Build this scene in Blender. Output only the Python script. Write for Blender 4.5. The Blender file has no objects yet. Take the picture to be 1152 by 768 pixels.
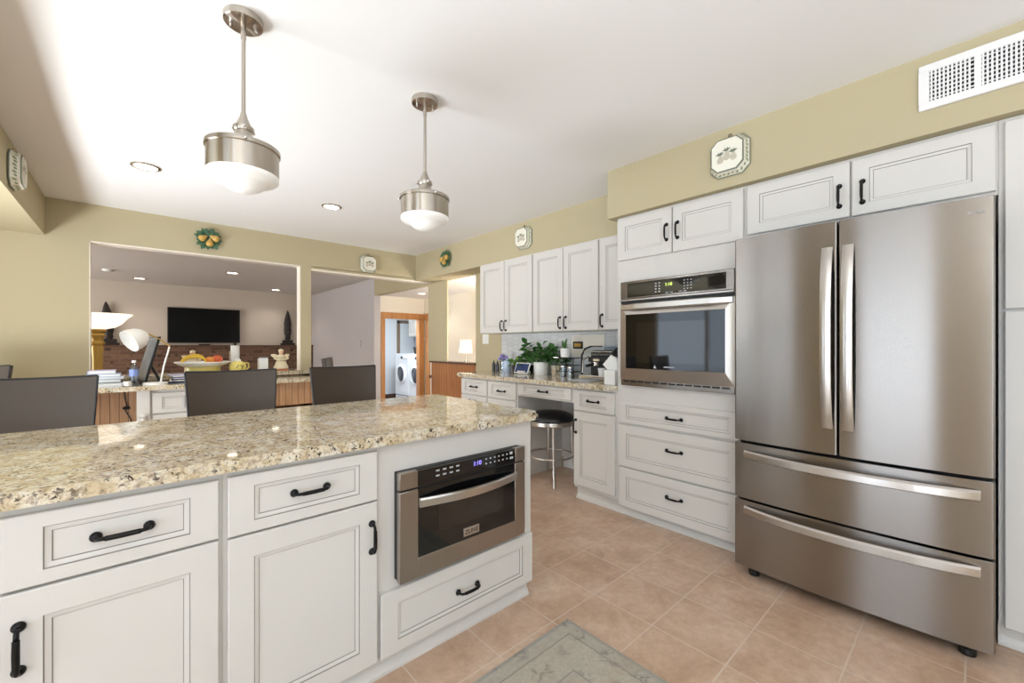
import bpy, bmesh, math, random
from math import pi, sin, cos, radians as R
from mathutils import Vector, Matrix
random.seed(7)
S = bpy.context.scene
COL = S.collection

# ---------------------------------------------------------------- camera, world, lights, exposure
cam = bpy.data.cameras.new('camera')
cam.sensor_width = 36.0
cam.lens = 36.0 * 469.0 / 1152.0
cam.shift_y = 3.5 / 1152.0
cam.clip_start = 0.02
co = bpy.data.objects.new('camera', cam)
COL.objects.link(co)
co.location = (0, 0, 1.25)
co.rotation_euler = (pi / 2, 0, -math.atan2(424.0, 469.0))
S.camera = co
S.view_settings.view_transform = 'Standard'
S.view_settings.look = 'None'
S.view_settings.gamma = 1.0
S.view_settings.use_curve_mapping = False
S.view_settings.exposure = 0.0

w = bpy.data.worlds.new('sky')
S.world = w
w.use_nodes = True
w.node_tree.nodes['Background'].inputs[0].default_value = (0.75, 0.87, 1.0, 1)
w.node_tree.nodes['Background'].inputs[1].default_value = 1.2


def area(name, loc, rot, sx, sy, power, col=(1, 1, 1), spread=180):
    l = bpy.data.lights.new(name, 'AREA')
    l.shape = 'RECTANGLE'
    l.size = sx
    l.size_y = sy
    l.energy = power
    l.color = col
    l.spread = R(spread)
    o = bpy.data.objects.new(name, l)
    COL.objects.link(o)
    o.location = loc
    o.rotation_euler = rot
    return o


DAY = (0.78, 0.88, 1.0)
LEFT = (0, -pi / 2, 0)
# daylight entering through the glass doors and windows of the left wall and the wall behind the camera, plus added fill lamps
area('daylight_side_door', (-2.47, 0.25, 1.1), LEFT, 2.0, 1.3, 40, DAY)
area('corner_fill', (-2.47, -1.95, 1.1), LEFT, 2.0, 1.3, 62, DAY)  # added fill for the oven tower and pantry, in an invented door
area('daylight_patio_door', (-2.47, 3.2, 1.1), LEFT, 1.9, 2.0, 24, DAY)
area('daylight_rear_window', (0.4, -2.77, 1.5), (pi / 2, 0, 0), 3.0, 1.3, 8, DAY)
area('family_room_fill', (-3.92, 8.4, 1.3), (0, -pi / 2 - 0.35, 0), 1.6, 2.6, 190, (1.0, 0.96, 0.9))  # added fill for the family room, tilted up, in an invented window
area('hall_fill', (3.9, 3.62, 1.2), (pi / 2 + 0.4, 0, 0), 0.8, 1.4, 62, (1, 0.97, 0.92))  # added fill that brightens the hall; no window stands here
area('laundry_fill', (4.3, 7.72, 2.15), (0, 0, 0), 1.2, 0.25, 75, (0.85, 0.93, 1.0))  # added fill under the laundry ceiling, facing down; no window there
# added uplights just inside the glass, standing in for ground bounce on the ceiling
area('left_ceiling_fill', (-2.36, 3.2, 0.42), (0, -2.3, 0), 0.7, 2.0, 92, (0.92, 0.96, 1.0), 120)
area('rear_ceiling_fill', (0.4, -2.62, 1.05), (2.35, 0, 0), 3.0, 0.6, 20, (0.92, 0.96, 1.0), 120)
# added fill lamp behind the camera, aimed up to brighten the ceiling
area('camera_ceiling_fill', (-0.9, -1.2, 1.4), (pi, 0, 0), 0.9, 0.9, 72, (0.88, 0.94, 1.0))

# ---------------------------------------------------------------- materials


def lin(h):
    h = h.lstrip('#')
    o = []
    for i in (0, 2, 4):
        v = int(h[i:i + 2], 16) / 255
        o.append(v / 12.92 if v <= 0.04045 else ((v + 0.055) / 1.055) ** 2.4)
    return (*o, 1)


def mat(name, col, rough=0.5, metal=0.0, emit=0.0, **kw):
    m = bpy.data.materials.new(name)
    m.use_nodes = True
    b = m.node_tree.nodes['Principled BSDF']
    c = lin(col) if isinstance(col, str) else (*col, 1)
    b.inputs['Base Color'].default_value = c
    b.inputs['Roughness'].default_value = rough
    b.inputs['Metallic'].default_value = metal
    if emit:
        b.inputs['Emission Color'].default_value = c
        b.inputs['Emission Strength'].default_value = emit
    for k, v in kw.items():
        b.inputs[k.replace('_', ' ')].default_value = v
    return m


def N(m, t, **kw):
    n = m.node_tree.nodes.new(t)
    for k, v in kw.items():
        setattr(n, k, v)
    return n


def L(m, a, b):
    m.node_tree.links.new(a, b)


def coords(m, scale=(1, 1, 1), loc=(0, 0, 0), rot=(0, 0, 0), kind='Object'):
    t = N(m, 'ShaderNodeTexCoord')
    mp = N(m, 'ShaderNodeMapping')
    mp.inputs['Scale'].default_value = scale
    mp.inputs['Location'].default_value = loc
    mp.inputs['Rotation'].default_value = rot
    L(m, t.outputs[kind], mp.inputs['Vector'])
    return mp.outputs['Vector']


def noise(m, vec, scale, detail=4, rough=0.6, dist=0.0):
    n = N(m, 'ShaderNodeTexNoise')
    n.inputs['Scale'].default_value = scale
    n.inputs['Detail'].default_value = detail
    n.inputs['Roughness'].default_value = rough
    n.inputs['Distortion'].default_value = dist
    L(m, vec, n.inputs['Vector'])
    return n.outputs['Fac']


def ramp(m, fac, stops, interp='LINEAR'):
    r = N(m, 'ShaderNodeValToRGB')
    r.color_ramp.interpolation = interp
    e = r.color_ramp.elements
    while len(e) < len(stops):
        e.new(0.5)
    for i, (p, c) in enumerate(stops):
        e[i].position = p
        e[i].color = lin(c) if isinstance(c, str) else (c, c, c, 1)
    L(m, fac, r.inputs['Fac'])
    return r.outputs['Color']


def mix(m, fac, a, b, mode='MIX'):
    n = N(m, 'ShaderNodeMix', data_type='RGBA', blend_type=mode)
    for s, v in ((n.inputs[0], fac), (n.inputs[6], a), (n.inputs[7], b)):
        if isinstance(v, (int, float)):
            s.default_value = v
        elif isinstance(v, str):
            s.default_value = lin(v)
        else:
            L(m, v, s)
    return n.outputs[2]


def math_(m, op, a, b=0.0):
    n = N(m, 'ShaderNodeMath', operation=op)
    for s, v in ((n.inputs[0], a), (n.inputs[1], b)):
        if isinstance(v, (int, float)):
            s.default_value = v
        else:
            L(m, v, s)
    return n.outputs[0]


def setcol(m, out):
    L(m, out, m.node_tree.nodes['Principled BSDF'].inputs['Base Color'])


def bump(m, h, strength=0.2, dist=0.002):
    b = N(m, 'ShaderNodeBump')
    b.inputs['Strength'].default_value = strength
    b.inputs['Distance'].default_value = dist
    L(m, h, b.inputs['Height'])
    L(m, b.outputs['Normal'], m.node_tree.nodes['Principled BSDF'].inputs['Normal'])


def paint(name, col, rough=0.75, amt=0.02):
    m = mat(name, col, rough)
    v = coords(m)
    bump(m, noise(m, v, 180, 2), 0.06, 0.001)
    return m


def granite(name, base='#d9cdb0', rough=0.045):
    m = mat(name, base, rough)
    v = coords(m)
    c = ramp(m, noise(m, v, 16, 6, 0.68, 0.8), [(0.32, '#bda883'), (0.45, '#d4c4a4'), (0.56, '#e1d8c4'), (0.7, '#eae5da')])
    c = mix(m, ramp(m, noise(m, v, 55, 5, 0.7, 0.4), [(0.49, 0.0), (0.63, 0.7)]), c, '#96795a')
    cl = ramp(m, noise(m, v, 11, 3), [(0.38, 0.15), (0.58, 1.0)])
    fl = ramp(m, noise(m, v, 85, 3, 0.55, 0.6), [(0.555, 0.0), (0.60, 1.0)])
    c = mix(m, math_(m, 'MULTIPLY', fl, cl), c, '#38302b')
    gr = ramp(m, noise(m, v, 120, 3, 0.6), [(0.58, 0.0), (0.66, 0.6)])
    c = mix(m, gr, c, '#8d8880')
    setcol(m, c)
    return m


def steel(name, col='#958e87', rough=0.235, aniso=1.0, vertical=True):
    m = mat(name, col, rough, 1.0)
    b = m.node_tree.nodes['Principled BSDF']
    b.inputs['Anisotropic'].default_value = aniso
    t = N(m, 'ShaderNodeTangent', direction_type='RADIAL', axis='Z')
    L(m, t.outputs[0], b.inputs['Tangent'])
    b.inputs['Anisotropic Rotation'].default_value = 0.25 if vertical else 0.0
    return m


def wood(name, a, b_, rough=0.4, scale=(14, 14, 1.2), board=0.0, axis=0):
    m = mat(name, a, rough)
    v = coords(m, scale)
    f = noise(m, v, 3, 5, 0.6, 0.4)
    c = ramp(m, f, [(0.3, b_), (0.7, a)])
    if board:
        t = N(m, 'ShaderNodeTexCoord')
        s = N(m, 'ShaderNodeSeparateXYZ')
        L(m, t.outputs['Object'], s.inputs[0])
        fr = math_(m, 'FRACT', math_(m, 'DIVIDE', s.outputs[axis], board))
        g = math_(m, 'LESS_THAN', math_(m, 'ABSOLUTE', math_(m, 'SUBTRACT', fr, 0.5)), 0.06)
        c = mix(m, math_(m, 'MULTIPLY', g, 0.6), c, '#3d2010')
    setcol(m, c)
    return m


M = {}
M['wall'] = paint('tan_wall_paint', '#bbaf8e')
M['ceiling'] = paint('ceiling_white_paint', '#efeeec', 0.85)
M['family_wall'] = paint('taupe_wall_paint', '#c6bbae')
M['family_ceiling'] = paint('family_ceiling_paint', '#dfd9d2', 0.85)
M['grey_wall'] = paint('pale_grey_wall_paint', '#c8c2c2')
M['hall_wall'] = paint('cream_hall_paint', '#f0e6d4')
M['hall_ceiling'] = paint('hall_ceiling_paint', '#f4f1ec', 0.85)
M['laundry_wall'] = paint('cool_white_laundry_paint', '#e8edf2')
M['cab'] = mat('white_cabinet_lacquer', '#d6d2cc', 0.38)
M['glaze'] = mat('pewter_glaze_line', '#8f8981', 0.5)
M['cabin'] = mat('cabinet_interior_shade', '#dcdad6', 0.6)
M['trim'] = mat('cream_trim_paint', '#f1e8da', 0.5)
M['whitetrim'] = mat('white_trim_paint', '#eceae8', 0.45)
M['granite'] = granite('speckled_beige_granite')
M['steel'] = steel('brushed_stainless_steel')
M['steel_h'] = steel('satin_stainless_handle', '#cbc6c0', 0.28, 0.4)
M['steel_warm'] = steel('brushed_stainless_warm', '#aba39b', 0.3, 0.6)
M['nickel'] = steel('brushed_nickel', '#bdb5aa', 0.25, 1.0, True)
M['chrome'] = mat('polished_chrome', '#d5d3d0', 0.12, 1.0)
M['blackglass'] = mat('black_glass', '#0c0c0d', 0.05, IOR=1.6)
M['ovenglass'] = mat('tinted_oven_window', '#1c1a18', 0.04, IOR=1.7)
M['black'] = mat('black_plastic', '#141415', 0.45)
M['blackmetal'] = mat('oil_rubbed_black_metal', '#1b1a1a', 0.38, 0.6)
M['leather'] = mat('charcoal_brown_leather', '#4a3e33', 0.42)
M['leather_dark'] = mat('dark_leather_piping', '#211f22', 0.4)
M['stoolvinyl'] = mat('black_vinyl', '#17171a', 0.35)
M['white'] = mat('white_ceramic', '#efeeea', 0.3)
M['paper'] = mat('white_paper', '#eeeeec', 0.8)
M['opal'] = mat('frosted_opal_glass', '#f4f2ee', 0.35, emit=0.14)
M['lamp_on'] = mat('lit_lamp_lens', '#fff3df', 0.5, emit=9.0)
M['glow'] = mat('lit_alabaster_bowl', '#fff3e2', 0.5, emit=1.1)
M['led_green'] = mat('green_led_digits', '#c9e06a', 0.5, emit=1.6)
M['led_violet'] = mat('violet_led_digits', '#8f82ff', 0.5, emit=1.5)
M['mark'] = mat('printed_grey_marks', '#b7b9bc', 0.6)
M['oak'] = wood('honey_oak', '#c98f54', '#ad713a')
M['bead_x'] = wood('oak_beadboard_across', '#c39a76', '#ab7f5a', 0.42, (14, 14, 1.2), 0.062, 0)
M['bead_y'] = wood('oak_beadboard_along', '#b97f52', '#a0663a', 0.42, (14, 14, 1.2), 0.062, 1)
M['darkwood'] = wood('dark_carved_wood', '#2a1d18', '#17100e', 0.5)
M['walnut'] = wood('brown_wood_trim', '#6a4a38', '#4d3226', 0.5)
M['tv'] = mat('tv_screen_black', '#040405', 0.3, IOR=1.25)
M['yellow'] = mat('yellow_glaze', '#e6d77a', 0.3)
M['gold'] = mat('antique_gold_finish', '#b5924a', 0.45, 0.5)
M['leaf'] = mat('deep_green_leaf', '#3c6a2c', 0.45)
M['leaf2'] = mat('fresh_green_leaf', '#6d9a3c', 0.45)
M['wleaf'] = mat('painted_green_leaf', '#456a4c', 0.4)
M['pear'] = mat('painted_golden_pear', '#cba455', 0.35)
M['soil'] = mat('potting_soil', '#2b211a', 0.9)
M['stem'] = mat('plant_stem_green', '#5b7a38', 0.6)
M['bluebook'] = mat('blue_grey_cover', '#8ea3bd', 0.6)
M['navy'] = mat('navy_cover', '#3d4a63', 0.6)
M['lilac'] = mat('lilac_paper', '#cfc6e0', 0.7)
M['screen'] = mat('dark_blue_display', '#27355f', 0.12, emit=0.25)
M['monitor'] = mat('monitor_grey_screen', '#59656e', 0.2)
M['terracotta'] = mat('terracotta_base', '#b4714a', 0.6)
M['cream'] = mat('cream_bisque', '#e6d8b8', 0.55)
M['skin'] = mat('bisque_face', '#dcb79a', 0.6)
M['orange'] = mat('orange_peel', '#e38b3a', 0.45)
M['banana'] = mat('banana_peel', '#e2bb3c', 0.5)
M['apple'] = mat('blush_apple_skin', '#d9683f', 0.35)
M['purple'] = mat('purple_petals', '#a79ad0', 0.6)
M['shade'] = mat('lit_lamp_shade', '#fff6e6', 0.6, emit=0.25)
M['jarblue'] = mat('pale_blue_jar', '#b6c5dc', 0.2)
M['washer'] = mat('washer_white_enamel', '#eef0f4', 0.3)
M['drum'] = mat('washer_door_glass', '#3c4048', 0.1)
M['basket'] = mat('dark_basket', '#2b2623', 0.7)
M['bottleblue'] = mat('blue_label', '#7f93c9', 0.3)


def glass(name, tint, alpha=0.25, rough=0.03):
    m = bpy.data.materials.new(name)
    m.use_nodes = True
    nt = m.node_tree
    nt.nodes.remove(nt.nodes['Principled BSDF'])
    tr = nt.nodes.new('ShaderNodeBsdfTransparent')
    tr.inputs[0].default_value = lin(tint)
    gl = nt.nodes.new('ShaderNodeBsdfGlossy')
    gl.inputs['Roughness'].default_value = rough
    mx = nt.nodes.new('ShaderNodeMixShader')
    mx.inputs[0].default_value = alpha
    nt.links.new(tr.outputs[0], mx.inputs[1])
    nt.links.new(gl.outputs[0], mx.inputs[2])
    nt.links.new(mx.outputs[0], nt.nodes['Material Output'].inputs['Surface'])
    return m


M['glass'] = glass('clear_pane_glass', '#fbfdff', 0.06)
M['clear'] = glass('clear_bottle_plastic', '#d5e2ee', 0.18)

# floor tile
m = M['tile'] = mat('beige_ceramic_tile', '#b6957c', 0.33)
v = coords(m, (1, 1, 1), (-2.333 + 312 * 0.312, -0.02 + 320 * 0.3135, 0))
bt = N(m, 'ShaderNodeTexBrick', offset=0.0, squash=1.0)
bt.inputs['Scale'].default_value = 1.0
bt.inputs['Brick Width'].default_value = 0.312
bt.inputs['Row Height'].default_value = 0.3135
bt.inputs['Mortar Size'].default_value = 0.0035
bt.inputs['Mortar Smooth'].default_value = 0.2
bt.inputs['Color1'].default_value = (0.46, 0.46, 0.46, 1)
bt.inputs['Color2'].default_value = (0.54, 0.54, 0.54, 1)
L(m, v, bt.inputs['Vector'])
v0 = coords(m)
n1 = noise(m, v0, 4.5, 6, 0.62, 0.5)
n2 = noise(m, v0, 26, 5, 0.7)
c = ramp(m, n1, [(0.3, '#b6957b'), (0.5, '#cdae95'), (0.72, '#dbc2ac')])
c = mix(m, ramp(m, n2, [(0.35, 0.35), (0.6, 0.0)]), c, '#a5846c')
c = mix(m, 0.30, c, bt.outputs['Color'], 'OVERLAY')
c = mix(m, math_(m, 'MULTIPLY', bt.outputs['Fac'], 0.75), c, '#dccbb9')
setcol(m, c)
inv = math_(m, 'SUBTRACT', 1.0, bt.outputs['Fac'])
bump(m, math_(m, 'ADD', inv, math_(m, 'MULTIPLY', n2, 0.15)), 0.35, 0.002)

# brick wainscot and tile splash
m = M['brick'] = mat('rustic_brown_brick', '#6d4a3a', 0.85)
v = coords(m, (1, 1, 1), (0, 0, 0), (pi / 2, 0, 0))
bt = N(m, 'ShaderNodeTexBrick')
for k, val in (('Scale', 1.0), ('Brick Width', 0.22), ('Row Height', 0.075), ('Mortar Size', 0.006)):
    bt.inputs[k].default_value = val
bt.inputs['Color1'].default_value = lin('#594033')
bt.inputs['Color2'].default_value = lin('#7d5e49')
bt.inputs['Mortar'].default_value = lin('#7b6455')
L(m, v, bt.inputs['Vector'])
bl = ramp(m, noise(m, v, 7, 2), [(0.60, 0.0), (0.68, 0.85)])
setcol(m, mix(m, bl, bt.outputs['Color'], '#2b1d18'))
m = M['splash'] = mat('pale_grey_splash_tile', '#cfd3d6', 0.25)
v = coords(m, (1, 1, 1), (0, 0, 0), (0, pi / 2, 0))
bt = N(m, 'ShaderNodeTexBrick')
for k, val in (('Scale', 1.0), ('Brick Width', 0.05), ('Row Height', 0.10), ('Mortar Size', 0.002)):
    bt.inputs[k].default_value = val
bt.inputs['Color1'].default_value = lin('#d8d9d7')
bt.inputs['Color2'].default_value = lin('#cccdcc')
bt.inputs['Mortar'].default_value = lin('#b4b8bb')
L(m, v, bt.inputs['Vector'])
setcol(m, bt.outputs['Color'])

# rug: worn grey field, banded border (distances from its edges in object space)
m = M['rug'] = mat('worn_grey_rug', '#9b968c', 0.95)
t = N(m, 'ShaderNodeTexCoord')
sx = N(m, 'ShaderNodeSeparateXYZ')
L(m, t.outputs['Object'], sx.inputs[0])
dx = math_(m, 'SUBTRACT', 0.61, math_(m, 'ABSOLUTE', sx.outputs[0]))
dy = math_(m, 'SUBTRACT', 0.95, math_(m, 'ABSOLUTE', sx.outputs[1]))
d = math_(m, 'MINIMUM', dx, dy)
vv = coords(m)
wob = math_(m, 'MULTIPLY', math_(m, 'SUBTRACT', noise(m, vv, 30, 3), 0.5), 0.006)
d = math_(m, 'ADD', d, wob)
band = ramp(m, math_(m, 'MULTIPLY', d, 2.0), [(0.0, '#a29f96'), (0.035, '#b5aea0'), (0.135, '#918b81'), (0.148, '#bbb3a3'),
            (0.42, '#958f85'), (0.43, '#b8b0a1'), (0.55, '#b2a899')], 'CONSTANT')
mot = N(m, 'ShaderNodeTexVoronoi')
mot.inputs['Scale'].default_value = 7.5
mot.inputs['Randomness'].default_value = 0.35
L(m, vv, mot.inputs['Vector'])
mf = noise(m, vv, 16, 4, 0.7, 1.5)
mask = math_(m, 'MULTIPLY', ramp(m, mot.outputs['Distance'], [(0.25, 1.0), (0.42, 0.0)]), ramp(m, mf, [(0.5, 0.0), (0.56, 0.7)]))
c = mix(m, mask, band, '#807c74')
c = mix(m, ramp(m, noise(m, vv, 60, 5, 0.75), [(0.35, 0.45), (0.65, 0.0)]), c, '#8d877d')
c = mix(m, ramp(m, noise(m, vv, 9, 3), [(0.5, 0.0), (0.75, 0.35)]), c, '#a98f78')
setcol(m, c)
bump(m, noise(m, vv, 400, 2), 0.3, 0.002)

# ---------------------------------------------------------------- mesh helpers


def woff(p):
    o = Vector((0, 0, 0))
    while p is not None:
        o = o + p.location
        p = p.parent
    return o


class MB:
    def __init__(s):
        s.bm = bmesh.new()

    def face(s, pts, mi=0, sm=False):
        f = s.bm.faces.new([s.bm.verts.new(p) for p in pts])
        f.material_index = mi
        f.smooth = sm
        return f

    def box(s, x0, x1, y0, y1, z0, z1, mi=0, bev=0.0, seg=2):
        g = bmesh.ops.create_cube(s.bm, size=1.0)['verts']
        for v_ in g:
            v_.co = Vector(((x0 + x1) / 2 + v_.co.x * (x1 - x0), (y0 + y1) / 2 + v_.co.y * (y1 - y0), (z0 + z1) / 2 + v_.co.z * (z1 - z0)))
        fs = {f for v_ in g for f in v_.link_faces}
        for f in fs:
            f.material_index = mi
        if bev > 0:
            ed = list({e for v_ in g for e in v_.link_edges})
            r = bmesh.ops.bevel(s.bm, geom=ed, offset=bev, segments=seg, affect='EDGES', profile=0.6)
            for f in r['faces']:
                f.material_index = mi
                f.smooth = True
        return s

    def grid(s, rows, mi=0, sm=True, closed_u=False, cap0=False, cap1=False):
        vs = [[s.bm.verts.new(p) for p in r] for r in rows]
        n = len(rows[0])
        for i in range(len(vs) - 1):
            for j in range(n if closed_u else n - 1):
                k = (j + 1) % n
                f = s.bm.faces.new((vs[i][j], vs[i][k], vs[i + 1][k], vs[i + 1][j]))
                f.material_index = mi
                f.smooth = sm
        for cap, r in ((cap0, vs[0]), (cap1, vs[-1])):
            if cap:
                f = s.bm.faces.new(r)
                f.material_index = mi
        return s

    def lathe(s, prof, c=(0, 0, 0), axis='Z', seg=28, mi=0, sm=True, caps=True, ph=0.0):
        rows = []
        for (r, h) in prof:
            row = []
            for k in range(seg):
                a = 2 * pi * k / seg + ph
                p = (max(r, 1e-5) * cos(a), max(r, 1e-5) * sin(a), h)
                if axis == 'Y':
                    p = (p[0], -p[2], p[1])
                elif axis == 'X':
                    p = (p[2], p[0], p[1])
                row.append((c[0] + p[0], c[1] + p[1], c[2] + p[2]))
            rows.append(row)
        return s.grid(rows, mi, sm, True, caps, caps)

    def tube(s, pts, r, seg=10, mi=0):
        pts = [Vector(p) for p in pts]
        rad = r if isinstance(r, (list, tuple)) else [r] * len(pts)
        rows = []
        up = None
        for i, p in enumerate(pts):
            a = pts[max(i - 1, 0)]
            b = pts[min(i + 1, len(pts) - 1)]
            t_ = (b - a).normalized()
            if up is None:
                up = t_.orthogonal().normalized()
            up = (up - t_ * up.dot(t_)).normalized()
            sd = t_.cross(up)
            rows.append([p + (up * cos(2 * pi * k / seg) + sd * sin(2 * pi * k / seg)) * rad[i] for k in range(seg)])
        return s.grid(rows, mi, True, True, True, True)

    def prism(s, poly, z0, z1, mi=0, sm=False, bev=0.0, axis='Z'):
        def mp(p, z):
            return (p[0], p[1], z) if axis == 'Z' else ((p[0], z, p[1]) if axis == 'Y' else (z, p[0], p[1]))
        a = [s.bm.verts.new(mp(p, z0)) for p in poly]
        b = [s.bm.verts.new(mp(p, z1)) for p in poly]
        n = len(poly)
        fs = [s.bm.faces.new(a[::-1]), s.bm.faces.new(b)]
        for i in range(n):
            f = s.bm.faces.new((a[i], a[(i + 1) % n], b[(i + 1) % n], b[i]))
            f.smooth = sm
            fs.append(f)
        for f in fs:
            f.material_index = mi
        if bev:
            ed = list({e for f in fs[:2] for e in f.edges})
            r = bmesh.ops.bevel(s.bm, geom=ed, offset=bev, segments=3, affect='EDGES')
            for f in r['faces']:
                f.material_index = mi
                f.smooth = True
        return s

    def ball(s, c, r, mi=0, seg=16, squash=(1, 1, 1)):
        rows = []
        n = seg // 2
        for i in range(n + 1):
            a = -pi / 2 + pi * i / n
            rr = max(cos(a), 1e-4)
            rows.append([(c[0] + r * squash[0] * rr * cos(2 * pi * k / seg), c[1] + r * squash[1] * rr * sin(2 * pi * k / seg),
                          c[2] + r * squash[2] * sin(a)) for k in range(seg)])
        return s.grid(rows, mi, True, True, True, True)

    def leaf(s, base, tip, width, nrm=(0, 0, 1), mi=0, fold=0.25):
        b, t_ = Vector(base), Vector(tip)
        d_ = t_ - b
        n = Vector(nrm)
        sd = d_.cross(n)
        if sd.length < 1e-6:
            sd = d_.cross(Vector((1, 0.3, 0)))
        sd.normalize()
        n = sd.cross(d_).normalized()
        rows = []
        for u, ww in ((0, 0.05), (0.2, 0.75), (0.45, 1.0), (0.75, 0.65), (1.0, 0.02)):
            m_ = b + d_ * u + n * (0.12 * d_.length * sin(pi * u))
            h = sd * (width * ww / 2)
            rows.append([m_ - h + n * width * fold * ww, m_, m_ + h + n * width * fold * ww])
        return s.grid(rows, mi, True)

    def build(s, name, mats, parent=None, kind=None, sub=None):
        off = woff(parent)
        bmesh.ops.recalc_face_normals(s.bm, faces=s.bm.faces)
        for e_ in s.bm.edges:
            if len(e_.link_faces) == 2 and e_.calc_face_angle(0.0) > 0.9:
                e_.smooth = False
        if off.length > 0:
            for v_ in s.bm.verts:
                v_.co -= off
        me = bpy.data.meshes.new(name)
        s.bm.to_mesh(me)
        s.bm.free()
        for k in (mats if isinstance(mats, (list, tuple)) else [mats]):
            me.materials.append(M[k])
        o = bpy.data.objects.new(name, me)
        COL.objects.link(o)
        if any(f_.use_smooth for f_ in me.polygons):
            wn = o.modifiers.new('weighted_normals', 'WEIGHTED_NORMAL')
            wn.keep_sharp = True
            wn.weight = 100
        if parent is not None:
            o.parent = parent
        if kind:
            o['kind'] = kind
        return o


def tag(o, label=None, cat=None, group=None):
    if label:
        o['label'] = label
    if cat:
        o['category'] = cat
    if group:
        o['group'] = group
    return o


def thing(name, label, cat, loc, group=None):
    o = bpy.data.objects.new(name, None)
    o.empty_display_size = 0.05
    COL.objects.link(o)
    o.location = loc
    return tag(o, label, cat, group)


def dup(o, loc=None, rotz=None, label=None, parent=None):
    c = o.copy()
    COL.objects.link(c)
    if parent is not None:
        c.parent = parent
    for ch in list(o.children):
        dup(ch, parent=c)
    if loc is not None:
        c.location = loc
    if rotz is not None:
        c.rotation_euler = (0, 0, rotz)
    if label:
        c['label'] = label
    return c


def struct(name, mats, *boxes):
    mb = MB()
    for b in boxes:
        mb.box(*b)
    return mb.build(name, mats, kind='structure')


def lettering(txt, size, mat_, parent, loc, rot, name='lettering', depth=0.0006):
    cu = bpy.data.curves.new(name, 'FONT')
    cu.body = txt
    cu.size = size
    cu.extrude = depth
    cu.align_x = 'CENTER'
    cu.align_y = 'CENTER'
    tmp = bpy.data.objects.new('tmp', cu)
    COL.objects.link(tmp)
    bpy.context.view_layer.update()
    me = bpy.data.meshes.new_from_object(tmp)
    bpy.data.objects.remove(tmp)
    me.materials.clear()
    me.materials.append(M[mat_])
    o = bpy.data.objects.new(name, me)
    COL.objects.link(o)
    o.parent = parent
    o.location = Vector(loc) - woff(parent)
    o.rotation_euler = rot
    return o


RX = (pi / 2, 0, -pi / 2)     # text facing -X
RY = (pi / 2, 0, 0)           # text facing -Y

# ---------------------------------------------------------------- structure
CZ = 2.53
BY = 5.39
XW = 3.28
FZ = -0.28
struct('floor', 'tile', (-2.5, 3.28, -2.8, 5.45, -0.06, 0.0))
struct('floor_family_room', 'walnut', (-4.0, 3.34, 5.52, 11.3, FZ - 0.05, FZ), (3.34, 6.0, 3.5, 11.3, FZ - 0.05, FZ))
struct('ceiling', 'ceiling', (-2.5, 3.40, -2.8, 5.45, CZ, CZ + 0.06))
struct('ceiling_family_room', 'family_ceiling', (-4.0, 3.34, 5.51, 11.3, 2.48, 2.53))
struct('ceiling_hall', 'hall_ceiling', (3.34, 4.45, 3.5, 7.46, 2.165, 2.22))
struct('ceiling_laundry', 'hall_ceiling', (3.34, 6.0, 7.5, 11.3, 2.3, 2.35))
# back wall with the two wide openings, and the family room behind
OP1 = (-0.311, 1.467)
OP2 = (1.585, 3.28)
struct('wall_back', 'wall', (-2.5, OP1[0], BY, 5.51, -0.06, CZ), (OP1[0], 3.40, BY, 5.51, 2.195, CZ),
       (OP1[1], OP2[0], BY, 5.51, -0.06, 2.195), (OP2[0], 3.40, BY, 5.51, 2.17, 2.2))
struct('lit_jamb_lining', 'trim', (OP1[0], OP1[0] + 0.008, BY + 0.002, 5.515, 0.945, 2.195), (OP1[0], OP1[1], BY + 0.002, 5.515, 2.183, 2.195),
       (OP1[1] - 0.008, OP1[1], BY + 0.002, 5.515, 0.945, 2.195))  # lighter lining: family room light on the jambs, put into the colour
struct('trim_2', 'trim', (OP2[0], 3.28, BY + 0.002, 5.515, 2.15, 2.172))
struct('wall_half', 'bead_x', (-0.36, 1.585, BY, 5.51, -0.06, 0.90))
# right wall, its opening to the hall, soffits
struct('wall_right', 'wall', (XW, 3.40, -2.8, 4.33, -0.06, CZ), (XW, 3.30, 5.0, 5.51, 0.985, CZ), (XW, 3.40, 4.33, 5.02, 2.168, CZ))
struct('wall_wainscot', 'bead_y', (XW - 0.012, 3.395, 4.33, 5.40, -0.06, 0.985))
struct('trim_3', 'walnut', (XW - 0.035, 3.415, 4.32, 5.42, 0.985, 1.008))
struct('wall_right_soffit', 'wall', (2.60, XW, -2.8, 1.82, 2.180, CZ))
struct('wall_right_beam', 'wall', (3.0, XW, 1.82, BY, 2.167, CZ))
struct('wall_left_soffit', 'wall', (-2.5, -0.58, 1.2, BY, 2.2, CZ))
struct('wall_hall_beam', 'wall', (XW, 3.40, 5.51, 7.43, 2.16, 2.53))
struct('wall_grey', 'grey_wall', (XW, 3.40, 7.43, 11.1, FZ, 2.53))
struct('wall_family_back', 'family_wall', (-4.0, XW, 11.1, 11.22, 1.2, 2.53))
struct('wall_family_brick', 'brick', (-4.0, XW, 11.0, 11.22, FZ, 1.21))
struct('trim_4', 'walnut', (-4.0, XW, 10.96, 11.12, 1.21, 1.238))
struct('wall_family_left', 'family_wall', (-4.1, -3.98, 5.51, 7.0, FZ, 2.53), (-4.1, -3.98, 9.8, 11.3, FZ, 2.53),
       (-4.1, -3.98, 7.0, 9.8, FZ, 0.4), (-4.1, -3.98, 7.0, 9.8, 2.2, 2.53))
struct('wall_family_front', 'family_wall', (-4.0, -2.5, 5.40, 5.51, FZ, 2.53))
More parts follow.
